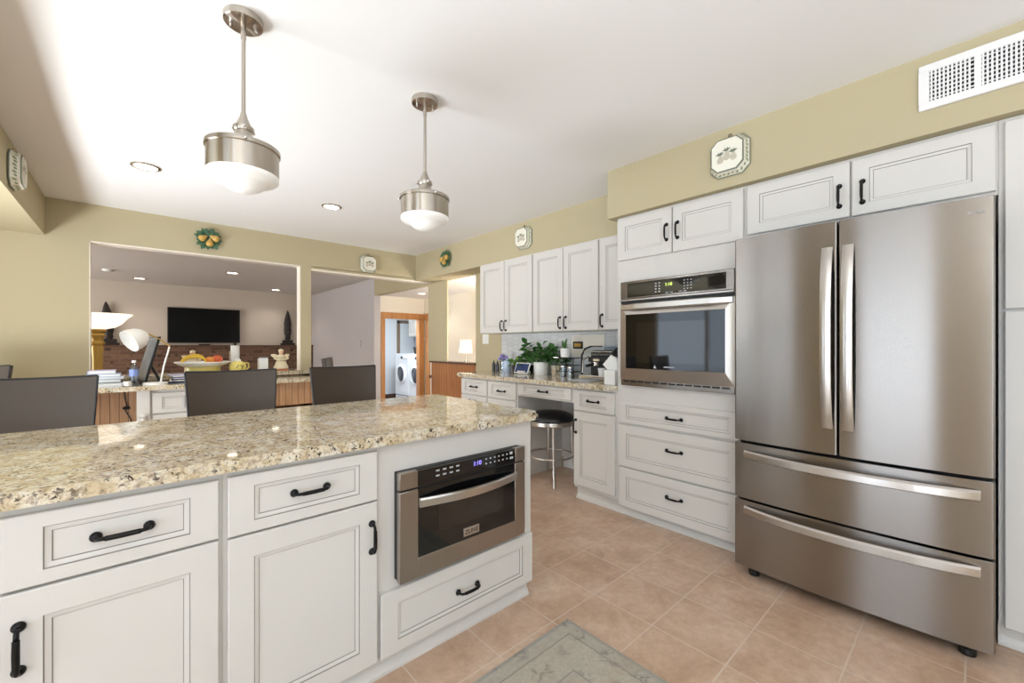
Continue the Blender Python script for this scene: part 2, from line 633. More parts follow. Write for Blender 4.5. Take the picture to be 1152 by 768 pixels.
# hall and laundry
struct('wall_hall_end', 'hall_wall', (3.40, 3.47, 7.43, 7.53, FZ, 2.3), (4.225, 4.45, 7.43, 7.53, FZ, 2.3), (3.47, 4.225, 7.43, 7.53, 1.75, 2.3))
struct('wall_hall_right', 'hall_wall', (4.33, 4.45, 3.4, 6.72, FZ, 2.22), (4.33, 4.45, 7.22, 7.43, FZ, 2.22), (4.33, 4.45, 6.72, 7.22, 1.75, 2.22))
struct('wall_hall_near', 'hall_wall', (3.40, 4.45, 3.4, 3.5, FZ, 2.22))
struct('wall_laundry', 'laundry_wall', (3.40, 6.0, 10.4, 10.5, FZ, 2.35), (5.75, 5.85, 7.5, 10.5, FZ, 2.35), (4.45, 6.0, 7.43, 7.53, FZ, 2.35),
       (3.385, 3.415, 7.53, 10.4, FZ, 2.35))
struct('baseboard_laundry', 'walnut', (3.415, 3.43, 7.53, 10.4, FZ, FZ + 0.22), (3.43, 5.75, 10.385, 10.4, FZ, FZ + 0.22))
struct('trim_5', 'oak', (3.41, 3.485, 7.405, 7.432, FZ, 1.75), (4.205, 4.31, 7.405, 7.432, FZ, 1.75), (3.41, 4.31, 7.405, 7.432, 1.742, 1.86),
       (4.205, 4.225, 7.432, 7.53, FZ, 1.75), (3.47, 3.485, 7.432, 7.53, FZ, 1.75))
struct('trim_6', 'oak', (4.305, 4.332, 7.20, 7.33, FZ, 1.75), (4.305, 4.332, 6.64, 7.40, 1.742, 1.86), (4.305, 4.332, 6.64, 6.74, FZ, 1.75))
# left and rear kitchen walls with their windows (behind and beside the camera)


def wall_with_window(name, axis, pos, thick, a0, a1, w0, w1, z0, z1, extra=None):
    b = []
    spans = [(a0, w0, -0.06, CZ), (w1, a1, -0.06, CZ), (w0, w1, -0.06, z0), (w0, w1, z1, CZ)]
    return b, spans


def ax(axis, p0, p1, a0, a1, z0, z1):
    return (p0, p1, a0, a1, z0, z1) if axis == 'X' else (a0, a1, p0, p1, z0, z1)


struct('wall_left', 'wall', (-2.5, -2.4, -2.8, -2.62, -0.06, CZ), (-2.5, -2.4, -1.28, -0.42, -0.06, CZ), (-2.5, -2.4, -2.62, -1.28, -0.06, 0.08), (-2.5, -2.4, -2.62, -1.28, 2.1, CZ), (-2.5, -2.4, 0.92, 2.2, -0.06, CZ), (-2.5, -2.4, 4.2, 5.4, -0.06, CZ),
       (-2.5, -2.4, -0.42, 0.92, -0.06, 0.08), (-2.5, -2.4, -0.42, 0.92, 2.1, CZ), (-2.5, -2.4, 2.2, 4.2, 2.05, CZ), (-2.5, -2.4, 2.2, 4.2, -0.06, 0.14))
struct('wall_front', 'wall', (-2.5, -1.1, -2.8, -2.7, -0.06, CZ), (1.9, 3.4, -2.8, -2.7, -0.06, CZ), (-1.1, 1.9, -2.8, -2.7, -0.06, 0.85), (-1.1, 1.9, -2.8, -2.7, 2.15, CZ))


def window(n, axis, p, a0, a1, z0, z1, bars):
    mb = MB()
    q0, q1 = p - 0.02, p + 0.04
    f = 0.05
    mb.box(*ax(axis, q0, q1, a0, a0 + f, z0, z1)).box(*ax(axis, q0, q1, a1 - f, a1, z0, z1))
    mb.box(*ax(axis, q0, q1, a0, a1, z0, z0 + f)).box(*ax(axis, q0, q1, a0, a1, z1 - f, z1))
    for b in bars:
        mb.box(*ax(axis, q0, q1, b - 0.03, b + 0.03, z0, z1))
    o = mb.build('window_%d' % n, 'whitetrim', kind='structure')
    MB().box(*ax(axis, p + 0.005, p + 0.010, a0 + f, a1 - f, z0 + f, z1 - f)).build('window_pane', 'glass', o)


window(1, 'X', -2.44, -0.42, 0.92, 0.08, 2.1, [])
window(5, 'X', -2.44, -2.62, -1.28, 0.08, 2.1, [-1.95])  # invented opening, added for the corner fill lamp
window(2, 'X', -2.44, 2.2, 4.2, 0.14, 2.05, [3.2])
window(3, 'Y', -2.74, -1.1, 1.9, 0.85, 2.15, [-0.1, 0.9])
window(4, 'X', -4.03, 7.0, 9.8, 0.4, 2.2, [8.4])  # unseen window, added for the family room fill lamp
struct('trim_9', 'cab', (XW - 0.010, XW, 2.18, 2.85, 0.10, 0.90))
struct('baseboard_right', 'whitetrim', (XW - 0.015, XW, 2.2, 2.82, 0, 0.10))

# ---------------------------------------------------------------- cabinets


def fmap(plane, p, u, d, z):
    return (u, p - d, z) if plane == 'Y' else (p - d, u, z)


def front(name, parent, plane, p, u0, u1, z0, z1, stile=0.066, th=0.022, label=None):
    """overlay drawer front / door with a stepped, glazed recessed panel; p = face frame plane, front faces -Y or -X"""
    sv = min(stile, (z1 - z0) * 0.2)
    su = stile
    ins = [(0, 0, 0), (0, th - 0.003, 0), (0.003, th, 0), (1, th, 0), (1.0022, th - 0.004, 1), (1.008, th - 0.0045, 0), (1.0135, th - 0.006, 0),
           (1.0155, th - 0.009, 1)]
    mb = MB()
    rings = []
    for (i, d_, g) in ins:
        iu = su + i - 1 if i >= 1 else i
        iv = sv + i - 1 if i >= 1 else i
        rings.append([mb.bm.verts.new(fmap(plane, p, uu, d_, zz)) for (uu, zz) in ((u0 + iu, z0 + iv), (u1 - iu, z0 + iv), (u1 - iu, z1 - iv), (u0 + iu, z1 - iv))])
    for k in range(len(rings) - 1):
        for j in range(4):
            f = mb.bm.faces.new((rings[k][j], rings[k][(j + 1) % 4], rings[k + 1][(j + 1) % 4], rings[k + 1][j]))
            f.material_index = ins[k + 1][2]
    mb.bm.faces.new(rings[-1])
    mb.bm.faces.new(rings[0][::-1])
    return mb.build(name, ['cab', 'glaze'], parent)


def pull_mesh(L_=0.10):
    """black pull: two round rosettes, bowed bar with a thicker sleeve; along X, standing out towards -Y"""
    mb = MB()
    h = L_ / 2
    for s_ in (-1, 1):
        mb.lathe([(0.0, 0.0), (0.0125, 0.0), (0.0125, 0.003), (0.010, 0.007), (0.006, 0.011), (0.0, 0.012)], (s_ * h, 0, 0), 'Y', 16)
        mb.tube([(s_ * h, -0.006, 0), (s_ * h * 0.99, -0.018, 0), (s_ * h * 0.88, -0.026, 0), (s_ * h * 0.62, -0.029, 0)], [0.0055, 0.005, 0.005, 0.0052], 10)
    mb.tube([(-h * 0.66, -0.029, 0), (-h * 0.64, -0.029, 0), (-h * 0.6, -0.0295, 0), (0, -0.031, 0), (h * 0.6, -0.0295, 0), (h * 0.64, -0.029, 0), (h * 0.66, -0.029, 0)],
            [0.0052, 0.0072, 0.0064, 0.0068, 0.0064, 0.0072, 0.0052], 10)
    bmesh.ops.recalc_face_normals(mb.bm, faces=mb.bm.faces)
    me = bpy.data.meshes.new('handle')
    mb.bm.to_mesh(me)
    mb.bm.free()
    me.materials.append(M['blackmetal'])
    return me


PULL = pull_mesh()


def pull(parent, plane, p, u, z, vert=False, sc=1.0):
    o = bpy.data.objects.new('handle', PULL)
    COL.objects.link(o)
    o.parent = parent
    o.location = Vector(fmap(plane, p, u, 0, z)) - woff(parent)
    o.rotation_euler = (0, pi / 2 if vert else 0, 0 if plane == 'Y' else -pi / 2)
    o.scale = (sc, sc, sc)
    return o


def unit(label, plane, p, u0, u1, z0, z1, depth, fronts, name='base_cabinet', toe=None, hollow=None, back_extra=0):
    """cabinet unit: carcass with face frame, fronts = list of (kind, u0, u1, z0, z1, handle (u, z, vertical) or None)"""
    um = (u0 + u1) / 2
    r = thing(name, label, 'cabinet', fmap(plane, p, um, -depth / 2, 0 if toe else z0))
    mb = MB()
    a = fmap(plane, p, u0, 0, z0)
    b = fmap(plane, p, u1, -depth, z1)
    if hollow:
        h0, h1, hz0, hz1 = hollow
        for (q0, q1, t0, t1, e) in ((u0, h0, z0, z1, 0), (h1, u1, z0, z1, 0), (h0, h1, z0, hz0, 0), (h0, h1, hz1, z1, 0), (h0, h1, hz0, hz1, depth - 0.02)):
            a = fmap(plane, p, q0, -e, 0)
            b = fmap(plane, p, q1, -depth, 0)
            mb.box(min(a[0], b[0]), max(a[0], b[0]), min(a[1], b[1]), max(a[1], b[1]), t0, t1)
    else:
        mb.box(min(a[0], b[0]), max(a[0], b[0]), min(a[1], b[1]), max(a[1], b[1]), z0, z1, 0, 0.0015, 1)
    mb.build('carcass', 'cab', r)
    if toe:
        rec, pz = toe
        mb = MB()
        a = fmap(plane, p, u0, -rec, 0)
        b = fmap(plane, p, u1, -depth, 0)
        mb.box(min(a[0], b[0]), max(a[0], b[0]), min(a[1], b[1]), max(a[1], b[1]), 0.0, z0)
        mb.build('toe_kick', 'cab', r)
        mb = MB()
        prof = [(0.0, 0.0), (0.017, 0.0), (0.017, 0.012), (0.012, 0.018), (0.008, 0.026), (0.004, 0.036), (0.0, 0.04)]
        pa = []
        for (dd, zz) in prof:
            pa.append([fmap(plane, p + rec, u0, dd, zz), fmap(plane, p + rec, u1, dd, zz)])
        mb.grid(pa, 0, False)
        mb.face([x[0] for x in pa])
        mb.face([x[1] for x in pa])
        mb.build('base_moulding', 'cab', r)
    for (k, a0, a1, b0, b1, h) in fronts:
        f = front(k, r, plane, p, a0, a1, b0, b1)
        if h:
            pull(f, plane, p - 0.022, h[0], h[1], h[2])
    return r


# island (faces the camera, -Y)
IY = 1.48
TOE = (0.028, 0.1)
unit('white island cabinet at the counter end beyond the leftmost drawer', 'Y', IY, -0.75, -0.245, 0.10, 0.88, 0.78,
     [('drawer', -0.735, -0.25, 0.69, 0.858, (-0.49, 0.774, False)), ('door', -0.735, -0.25, 0.09, 0.683, (-0.29, 0.555, True))], 'island_cabinet', TOE)
unit('white island cabinet nearest the camera, door pull on its left side', 'Y', IY, -0.245, 0.19, 0.10, 0.88, 0.78,
     [('drawer', -0.226, 0.180, 0.69, 0.858, (-0.022, 0.774, False)), ('door', -0.226, 0.180, 0.09, 0.683, (-0.197, 0.557, True))], 'island_cabinet', TOE)
unit('white island cabinet with one door and drawer beside the microwave unit', 'Y', IY, 0.19, 0.663, 0.10, 0.88, 0.78,
     [('drawer', 0.201, 0.657, 0.684, 0.860, (0.428, 0.775, False)), ('door', 0.201, 0.657, 0.088, 0.677, (0.635, 0.553, True))], 'island_cabinet', TOE)
mwu = unit('white island cabinet that holds the microwave drawer above a wide drawer', 'Y', IY, 0.663, 1.462, 0.10, 0.88, 0.78,
           [('drawer', 0.671, 1.455, 0.087, 0.326, (1.062, 0.205, False))], 'island_cabinet', TOE, (0.734, 1.368, 0.358, 0.766))
MB().box(1.42, 1.447, 1.51, 2.26, 0.0, 0.10).box(1.447, 1.462, 1.495, 2.26, 0.0, 0.036, 0, 0.004, 1).build('side_moulding', 'cab', mwu)


def slab(name, label, x0, x1, y0, y1, z0, z1, rc, ec=0.012, mat_='granite'):
    poly = []
    for (cx, cy, a) in ((x1 - rc, y1 - rc, 0), (x0 + rc, y1 - rc, 90), (x0 + rc, y0 + rc, 180), (x1 - rc, y0 + rc, 270)):
        for k in range(6):
            t_ = R(a + 90 * k / 5)
            poly.append((cx + rc * cos(t_), cy + rc * sin(t_)))
    o = MB().prism(poly, z0, z1, 0, True, ec).build(name, mat_)
    return tag(o, label, 'countertop')


slab('granite_countertop', 'long beige speckled granite island top in the foreground', -0.85, 1.495, 1.440, 2.425, 0.88, 0.918, 0.035)

# built-in microwave drawer
mw = thing('microwave_drawer', 'stainless microwave drawer with black glass front built into the island', 'microwave', (1.05, 1.46, 0.36))
x0, x1 = 0.729, 1.373
YF = 1.43
MB().box(x0 + 0.004, x1 - 0.004, YF + 0.004, 1.70, 0.358, 0.766, 0, 0.002, 1).build('body', 'black', mw)
pan = MB().box(x0 + 0.075, x1 - 0.062, YF - 0.002, YF + 0.02, 0.706, 0.766, 0, 0.001, 1).build('control_panel', 'blackglass', mw)
MB().box(x0, x0 + 0.075, YF - 0.003, YF + 0.02, 0.704, 0.768, 0, 0.0015, 1).build('corner_trim', 'steel_warm', mw)
MB().box(x1 - 0.062, x1, YF - 0.003, YF + 0.02, 0.704, 0.768, 0, 0.0015, 1).build('corner_trim', 'steel_warm', mw)
gx0, gx1, gz0, gz1 = x0 + 0.077, x1 - 0.064, 0.432, 0.696
fr = MB()
fr.box(x0, gx0, YF - 0.003, YF + 0.02, 0.356, 0.696, 0, 0.0015, 1).box(gx1, x1, YF - 0.003, YF + 0.02, 0.356, 0.696, 0, 0.0015, 1)
fr.box(gx0 - 0.001, gx1 + 0.001, YF - 0.003, YF + 0.02, 0.356, gz0, 0, 0.0015, 1)
drw = fr.build('door_frame', 'steel_warm', mw)
dg = MB().box(gx0, gx1, YF - 0.001, YF + 0.018, gz0, gz1).build('door_glass', 'blackglass', mw)
MB().box(gx0 + 0.09, gx1 - 0.07, YF - 0.0016, YF - 0.0008, 0.505, 0.625).build('window_mesh', 'ovenglass', dg)
rows = []
for k in range(17):
    u = k / 16
    xx = gx0 + 0.001 + (gx1 - gx0 - 0.002) * u
    bow = 0.038 * sin(pi * u)
    yb = YF - 0.004 - bow
    rows.append([(xx, yb - 0.012, 0.628), (xx, yb - 0.014, 0.655), (xx, yb - 0.012, 0.663), (xx, yb, 0.663), (xx, yb, 0.628)])
MB().grid(rows, 0, False, True, True, True).build('handle', 'steel_h', mw)
bd = MB().box(1.018, 1.100, YF - 0.004, YF - 0.001, 0.446, 0.480, 0, 0.001, 1).build('badge', 'steel_h', mw)
lettering('ZLINE', 0.026, 'black', bd, (1.059, YF - 0.0042, 0.4625), RY)
lettering('1:10', 0.026, 'led_violet', pan, (1.09, YF - 0.0026, 0.741), RY, 'clock_digits')
for (bx, n_, dx_) in ((0.885, 4, 0.032), (1.135, 6, 0.024)):
    mk = MB()
    for i in range(n_):
        for j in range(2):
            ww = 0.016 if bx < 1 else 0.008
            zc = 0.75 - 0.02 * j
            mk.box(bx + i * dx_, bx + i * dx_ + ww, YF - 0.0028, YF - 0.002, zc - 0.003, zc + 0.003)
    if bx > 1:
        mk.box(1.277, 1.293, YF - 0.0028, YF - 0.002, 0.745, 0.757).box(1.277, 1.297, YF - 0.0028, YF - 0.002, 0.724, 0.734)
    mk.build('key_marks', 'mark', pan)

# right-hand run (faces -X): lower cabinets
RXP = 2.652
TOER = (0.04, 0.1)
unit('white drawer base at the far end of the desk counter, beside the wood wainscot', 'X', RXP, 3.285, 3.745, 0.10, 0.905, 0.62,
     [('drawer', 3.292, 3.73, 0.727, 0.889, (3.506, 0.81, False)), ('drawer', 3.292, 3.73, 0.42, 0.717, (3.53, 0.665, False)),
      ('drawer', 3.292, 3.73, 0.12, 0.41, (3.506, 0.27, False))], 'drawer_cabinet', TOER)
unit('white drawer base directly beyond the stool kneehole', 'X', RXP, 2.85, 3.285, 0.10, 0.905, 0.62,
     [('drawer', 2.862, 3.278, 0.727, 0.889, (3.063, 0.80, False)), ('drawer', 2.862, 3.278, 0.42, 0.717, (3.07, 0.57, False)),
      ('drawer', 2.862, 3.278, 0.12, 0.41, (3.07, 0.27, False))], 'drawer_cabinet', TOER)
unit('shallow white drawer unit over the open kneehole with the stool', 'X', RXP, 2.175, 2.85, 0.775, 0.905, 0.60,
     [('drawer', 2.20, 2.815, 0.795, 0.892, (2.51, 0.842, False))], 'kneehole_drawer_unit')
unit('white base cabinet with one drawer and one door beside the oven tower', 'X', RXP, 1.765, 2.175, 0.10, 0.905, 0.62,
     [('drawer', 1.782, 2.166, 0.727, 0.889, (1.975, 0.808, False)), ('door', 1.778, 2.166, 0.128, 0.715, (2.143, 0.597, True))], 'base_cabinet', TOER)
slab('desk_countertop', 'granite counter along the right wall with the plants and coffee machine', 2.598, 3.275, 1.765, 3.79, 0.905, 0.943, 0.03)

# oven tower
tw = unit('tall white oven tower with two small doors above and three drawers below', 'X', RXP, 0.888, 1.765, 0.10, 2.178, 0.62,
          [('door', 1.338, 1.756, 1.862, 2.160, (1.372, 2.0, True)), ('door', 0.90, 1.330, 1.862, 2.160, (1.296, 2.0, True)),
           ('drawer', 0.905, 1.745, 0.684, 0.848, (1.321, 0.76, False)), ('drawer', 0.905, 1.745, 0.369, 0.668, (1.321, 0.545, False)),
           ('drawer', 0.905, 1.745, 0.075, 0.358, (1.321, 0.235, False))], 'oven_cabinet', TOER, (0.945, 1.708, 0.962, 1.698))
ov = thing('built_in_oven', 'stainless built-in wall oven with black glass door in the white tower', 'oven', (2.63, 1.325, 0.96))
a0, a1 = 0.938, 1.714
OX = 2.622
frm = MB()
frm.box(OX - 0.006, RXP - 0.001, a0, a1, 0.958, 1.70, 0, 0.003, 1).box(RXP - 0.001, 3.2, a0 + 0.012, a1 - 0.012, 0.966, 1.694)
frm.build('body', 'steel', ov)
cp = MB().box(OX - 0.014, OX, a0 + 0.001, a1 - 0.001, 1.574, 1.699, 0, 0.003, 1).build('control_surround', 'steel', ov)
cg = MB().box(OX - 0.017, OX - 0.012, 0.985, 1.657, 1.585, 1.684, 0, 0.002, 1).build('control_glass', 'blackglass', cp)
# sloped lip under the control glass
MB().prism([(OX, 1.574), (OX - 0.036, 1.568), (OX - 0.036, 1.560), (OX, 1.556)], a0, a1, 0, False, 0.0, 'Y').build('vent_lip', 'steel_h', ov)
MB().box(OX - 0.010, OX, a0 + 0.004, a1 - 0.004, 1.540, 1.558).build('shadow_gap', 'black', ov)
# door: mitred steel surround around the glass
gy0, gy1, gz0, gz1 = 0.985, 1.660, 1.082, 1.462
dr = MB()
o_, i_ = [(a0, 1.000), (a1, 1.000), (a1, 1.535), (a0, 1.535)], [(gy0, gz0), (gy1, gz0), (gy1, gz1), (gy0, gz1)]
xo, xi, xb = OX - 0.012, OX - 0.030, OX + 0.002
for k in range(4):
    j = (k + 1) % 4
    dr.face([(xo, *o_[k]), (xo, *o_[j]), (xi, *i_[j]), (xi, *i_[k])])
    dr.face([(xb, *o_[k]), (xb, *o_[j]), (xo, *o_[j]), (xo, *o_[k])])
    dr.face([(xi, *i_[k]), (xi, *i_[j]), (xb, *i_[j]), (xb, *i_[k])])
dr_ = dr.build('door_surround', 'steel_h', ov)
og = MB().box(xi + 0.001, OX, gy0 + 0.0005, gy1 - 0.0005, gz0 + 0.0005, gz1 - 0.0005).build('door_glass', 'blackglass', dr_)
MB().box(xi + 0.0002, xi + 0.0012, gy0 + 0.11, gy1 - 0.085, gz0 + 0.045, gz1 - 0.06).build('window_mesh', 'ovenglass', og)
rows = []
for k in range(13):
    u = k / 12
    yy = a0 + 0.008 + (a1 - a0 - 0.016) * u
    bw = 0.010 + 0.028 * min(1.0, 6 * min(u, 1 - u))
    rows.append([(OX - bw - 0.010, yy, 1.494), (OX - bw - 0.016, yy, 1.50), (OX - bw - 0.016, yy, 1.532), (OX - bw - 0.008, yy, 1.538), (OX - bw + 0.008, yy, 1.538), (OX - bw + 0.008, yy, 1.494)])
MB().grid(rows, 0, False, True, True, True).build('handle', 'steel_h', ov)
vs = MB()
for k in range(13):
    y_ = a0 + 0.03 + k * 0.0565
    vs.box(OX - 0.0075, OX - 0.0055, y_, y_ + 0.045, 0.984, 0.994)
vs.build('vent_slots', 'black', ov)
mk = MB()
for i in range(2):
    for j in range(4):
        mk.box(OX - 0.0176, OX - 0.017, 1.43 - i * 0.026, 1.442 - i * 0.026, 1.602 + j * 0.019, 1.610 + j * 0.019)
mk.build('key_marks', 'mark', cg)
mk = MB()
for i in range(3):
    for j in range(4):
        mk.box(OX - 0.0176, OX - 0.017, 1.235 - i * 0.022, 1.243 - i * 0.022, 1.606 + j * 0.018, 1.612 + j * 0.018)
mk.build('key_marks', 'mark', cg)
for ys in ((1.345, 1.315), (1.255, 1.225)):
    mk = MB()
    for y_ in ys:
        mk.box(OX - 0.0176, OX - 0.017, y_, y_ + 0.02, 1.592, 1.597)
    mk.build('key_marks', 'mark', cg)
lettering('1:10', 0.03, 'led_green', cg, (OX - 0.0176, 1.345, 1.648), RX, 'clock_digits')
MB().prism([(1.425, 1.090), (1.447, 1.090), (1.436, 1.112)], xi - 0.0006, xi + 0.001, 0, False, 0, 'X').build('emblem', 'mark', og)
MB().box(xi - 0.0006, xi + 0.001, 1.30, 1.372, 1.097, 1.104).build('name_strip', 'mark', og)

# over-fridge cabinet, pantry
unit('white two-door wall cabinet above the refrigerator', 'X', RXP, -0.07, 0.888, 1.870, 2.178, 0.62,
     [('door', 0.411, 0.880, 1.885, 2.160, (0.452, 1.995, True)), ('door', -0.063, 0.403, 1.885, 2.160, (0.362, 1.995, True))], 'overhead_cabinet')
unit('tall white pantry cabinet to the right of the refrigerator', 'X', RXP, -0.80, -0.07, 0.10, 2.178, 0.62,
     [('door', -0.76, -0.086, 1.396, 2.160, (-0.70, 1.50, True)), ('door', -0.76, -0.086, 0.095, 1.386, (-0.70, 1.25, True))], 'pantry_cabinet', TOER)

# refrigerator
fg = thing('refrigerator', 'stainless french-door refrigerator with two bottom freezer drawers', 'refrigerator', (2.8, 0.408, 0))
FX, FYC, FH = 2.432, 0.4085, 0.466
BUL = 0.026


def fx(y):
    return FX - BUL * (1 - ((y - FYC) / FH) ** 2)


def fpanel(name, y0, y1, z0, z1, th=0.075):
    n = 18
    r_ = 0.008
    poly = []
    for k in range(n + 1):
        y_ = y0 + (y1 - y0) * k / n
        dd = min(y_ - y0, y1 - y_)
        e = 0.0
        if dd < r_:
            e = r_ - math.sqrt(max(r_ * r_ - (r_ - dd) ** 2, 0))
        poly.append((fx(y_) + e, y_))
    ys = [y0 + r_ * 0.12, y0 + r_ * 0.4, y0 + r_]
    poly = []
    samples = [y0] + ys + [y0 + r_ + (y1 - y0 - 2 * r_) * k / n for k in range(1, n)] + [y1 - r_, y1 - r_ * 0.4, y1 - r_ * 0.12, y1]
    for y_ in samples:
        dd = min(y_ - y0, y1 - y_)
        e = 0.0 if dd >= r_ else r_ - math.sqrt(max(r_ * r_ - (r_ - dd) ** 2, 0))
        poly.append((fx(y_) + e, y_))
    poly += [(FX + th, y1), (FX + th, y0)]
    return MB().prism(poly, z0, z1, 0, True, 0.0025).build(name, 'steel', fg)


MB().box(2.52, 3.24, -0.052, 0.870, 0.05, 1.80, 0, 0.004, 1).build('body', 'black', fg)
dl = fpanel('door', 0.4215, 0.8745, 0.737, 1.822)
drr = fpanel('door', -0.0575, 0.4165, 0.737, 1.822)
f1 = fpanel('freezer_drawer', -0.0575, 0.8745, 0.428, 0.722)
f2 = fpanel('freezer_drawer', -0.0575, 0.8745, 0.062, 0.416)
for (par, yc) in ((dl, 0.4575), (drr, 0.380)):
    rows = []
    for k in range(25):
        u = k / 24
        z_ = 0.858 + 0.845 * u
        b = 0.004 + 0.044 * (1 - abs(2 * u - 1) ** 3.0)
        xx = fx(yc) - b
        hw = 0.021
        rows.append([(xx - 0.006, yc - hw, z_), (xx - 0.011, yc - hw * 0.5, z_), (xx - 0.012, yc, z_), (xx - 0.011, yc + hw * 0.5, z_), (xx - 0.006, yc + hw, z_),
                     (xx, yc + hw, z_), (xx, yc - hw, z_)])
    MB().grid(rows, 0, True, True, True, True).build('handle', 'steel_h', par)
for (par, zc) in ((f1, 0.668), (f2, 0.372)):
    rows = []
    for k in range(33):
        u = k / 32
        y_ = -0.020 + 0.842 * u
        b = 0.003 + 0.050 * (1 - abs(2 * u - 1) ** 2.6)
        xx = fx(y_) - b
        rows.append([(xx - 0.008, y_, zc - 0.022), (xx - 0.014, y_, zc - 0.018), (xx - 0.013, y_, zc + 0.010), (xx - 0.006, y_, zc + 0.018), (xx + 0.002, y_, zc + 0.018), (xx + 0.002, y_, zc - 0.022)])
    MB().grid(rows, 0, False, True, True, True).build('handle', 'steel_h', par)
gs = MB().box(2.50, 2.53, -0.05, 0.868, 0.42, 0.74).build('gasket', 'black', fg)
gr = MB().box(2.50, 2.52, 0.02, 0.80, 0.018, 0.06, 0, 0.002, 1).build('kick_grille', 'black', fg)
for y_ in (0.80, 0.015):
    MB().lathe([(0.024, 0), (0.026, 0.006), (0.026, 0.030), (0.018, 0.036), (0.018, 0.07)], (2.50, y_, 0), 'Z', 20).build('foot', 'black', fg)
lettering('SAMSUNG', 0.019, 'mark', drr, (fx(0.005) - 0.0006, 0.012, 1.765), (pi / 2, 0, -pi / 2 - 0.09), 'lettering')

# upper cabinets
UX = 2.972
unit('white two-door wall cabinet at the far end, above the wall switch', 'X', UX, 2.960, 3.82, 1.375, 2.165, 0.305,
     [('door', 3.395, 3.812, 1.378, 2.150, (3.425, 1.455, True)), ('door', 2.968, 3.388, 1.378, 2.150, (3.36, 1.455, True))], 'wall_cabinet')
unit('white two-door wall cabinet in the middle of the upper row', 'X', UX, 2.155, 2.960, 1.375, 2.165, 0.305,
     [('door', 2.562, 2.953, 1.378, 2.150, (2.592, 1.455, True)), ('door', 2.163, 2.555, 1.378, 2.150, (2.522, 1.455, True))], 'wall_cabinet')
unit('narrow white single-door wall cabinet next to the oven tower', 'X', UX, 1.766, 2.155, 1.375, 2.165, 0.305,
     [('door', 1.772, 2.146, 1.378, 2.150, (2.118, 1.455, True))], 'wall_cabinet')
struct('wall_splashback', 'splash', (XW - 0.012, XW, 1.765, 3.80, 0.943, 1.375))
struct('trim_7', 'trim', (XW - 0.018, XW - 0.012, 2.315, 2.715, 1.10, 1.345))


def plate_switch(name, label, x, y, z, mat1, mat2, hw=0.036, hh=0.058, fill=0.35):
    r = MB().box(x - 0.006, x, y - hw, y + hw, z - hh, z + hh, 0, 0.002, 1).build(name, mat1)
    tag(r, label, 'switch')
    MB().box(x - 0.010, x - 0.006, y - hw * fill, y + hw * fill, z - hh * 0.5, z + hh * 0.5, 0, 0.001, 1).build('rocker', mat2, r)


plate_switch('wall_switch', 'white double switch plate on tan wall below the far wall cabinet', XW, 4.12, 1.32, 'white', 'whitetrim', 0.06, 0.06)
plate_switch('wall_outlet', 'small black and amber outlet plate on the pale splashback panel', XW - 0.018, 2.63, 1.245, 'black', 'gold', 0.062, 0.036, 0.68)

# ---------------------------------------------------------------- ceiling fixtures
def pendant(loc, label):
    r = thing('pendant_light', label, 'pendant lamp', loc, 'pendants over the island')
    x, y, z = loc
    cn = MB().lathe([(0.0, 0), (0.066, 0), (0.068, -0.004), (0.067, -0.026), (0.060, -0.031), (0.0, -0.032)], loc, 'Z', 40).build('ceiling_canopy', 'nickel', r)
    s_ = MB()
    for q in (-1, 1):
        s_.lathe([(0.0, -0.03), (0.006, -0.03), (0.006, -0.05), (0.0, -0.051)], (x + q * 0.04, y - q * 0.01, z), 'Z', 12)
    s_.build('canopy_screw', 'chrome', cn)
    MB().lathe([(0.0095, -0.03), (0.0095, -0.085), (0.0075, -0.087), (0.0075, -0.395), (0.0, -0.396)], loc, 'Z', 16).build('rod', 'nickel', r)
    sh = MB().lathe([(0.0, -0.375), (0.010, -0.375), (0.014, -0.392), (0.025, -0.418), (0.027, -0.426), (0.036, -0.430), (0.037, -0.444), (0.031, -0.450), (0.034, -0.468), (0.046, -0.490),
                     (0.064, -0.503), (0.090, -0.508), (0.124, -0.510), (0.1275, -0.513), (0.1275, -0.527), (0.1225, -0.530), (0.1225, -0.616), (0.1195, -0.616),
                     (0.1195, -0.535), (0.05, -0.52), (0.0, -0.50)], loc, 'Z', 48, caps=False).build('metal_shade', 'nickel', r)
    k_ = MB()
    for a in (0.4, 2.5, 4.6):
        for (rr, zz) in ((0.133, -0.520), (0.041, -0.437)):
            k_.ball((x + rr * cos(a), y + rr * sin(a), z + zz), 0.006, 0, 8)
    k_.build('thumb_screw', 'chrome', sh)
    MB().lathe([(0.0, -0.56), (0.117, -0.56), (0.119, -0.614), (0.1225, -0.6165), (0.1225, -0.630), (0.112, -0.640), (0.09, -0.645), (0.076, -0.652), (0.062, -0.668), (0.040, -0.680), (0.0, -0.684)], loc, 'Z', 48).build('glass_diffuser', 'opal', r)
    return r


p1 = pendant((0.315, 1.917, CZ), 'brushed nickel pendant lamp closer to the camera, above the island')
dup(p1, (1.124, 1.922, CZ), label='brushed nickel pendant lamp further away, above the island end')


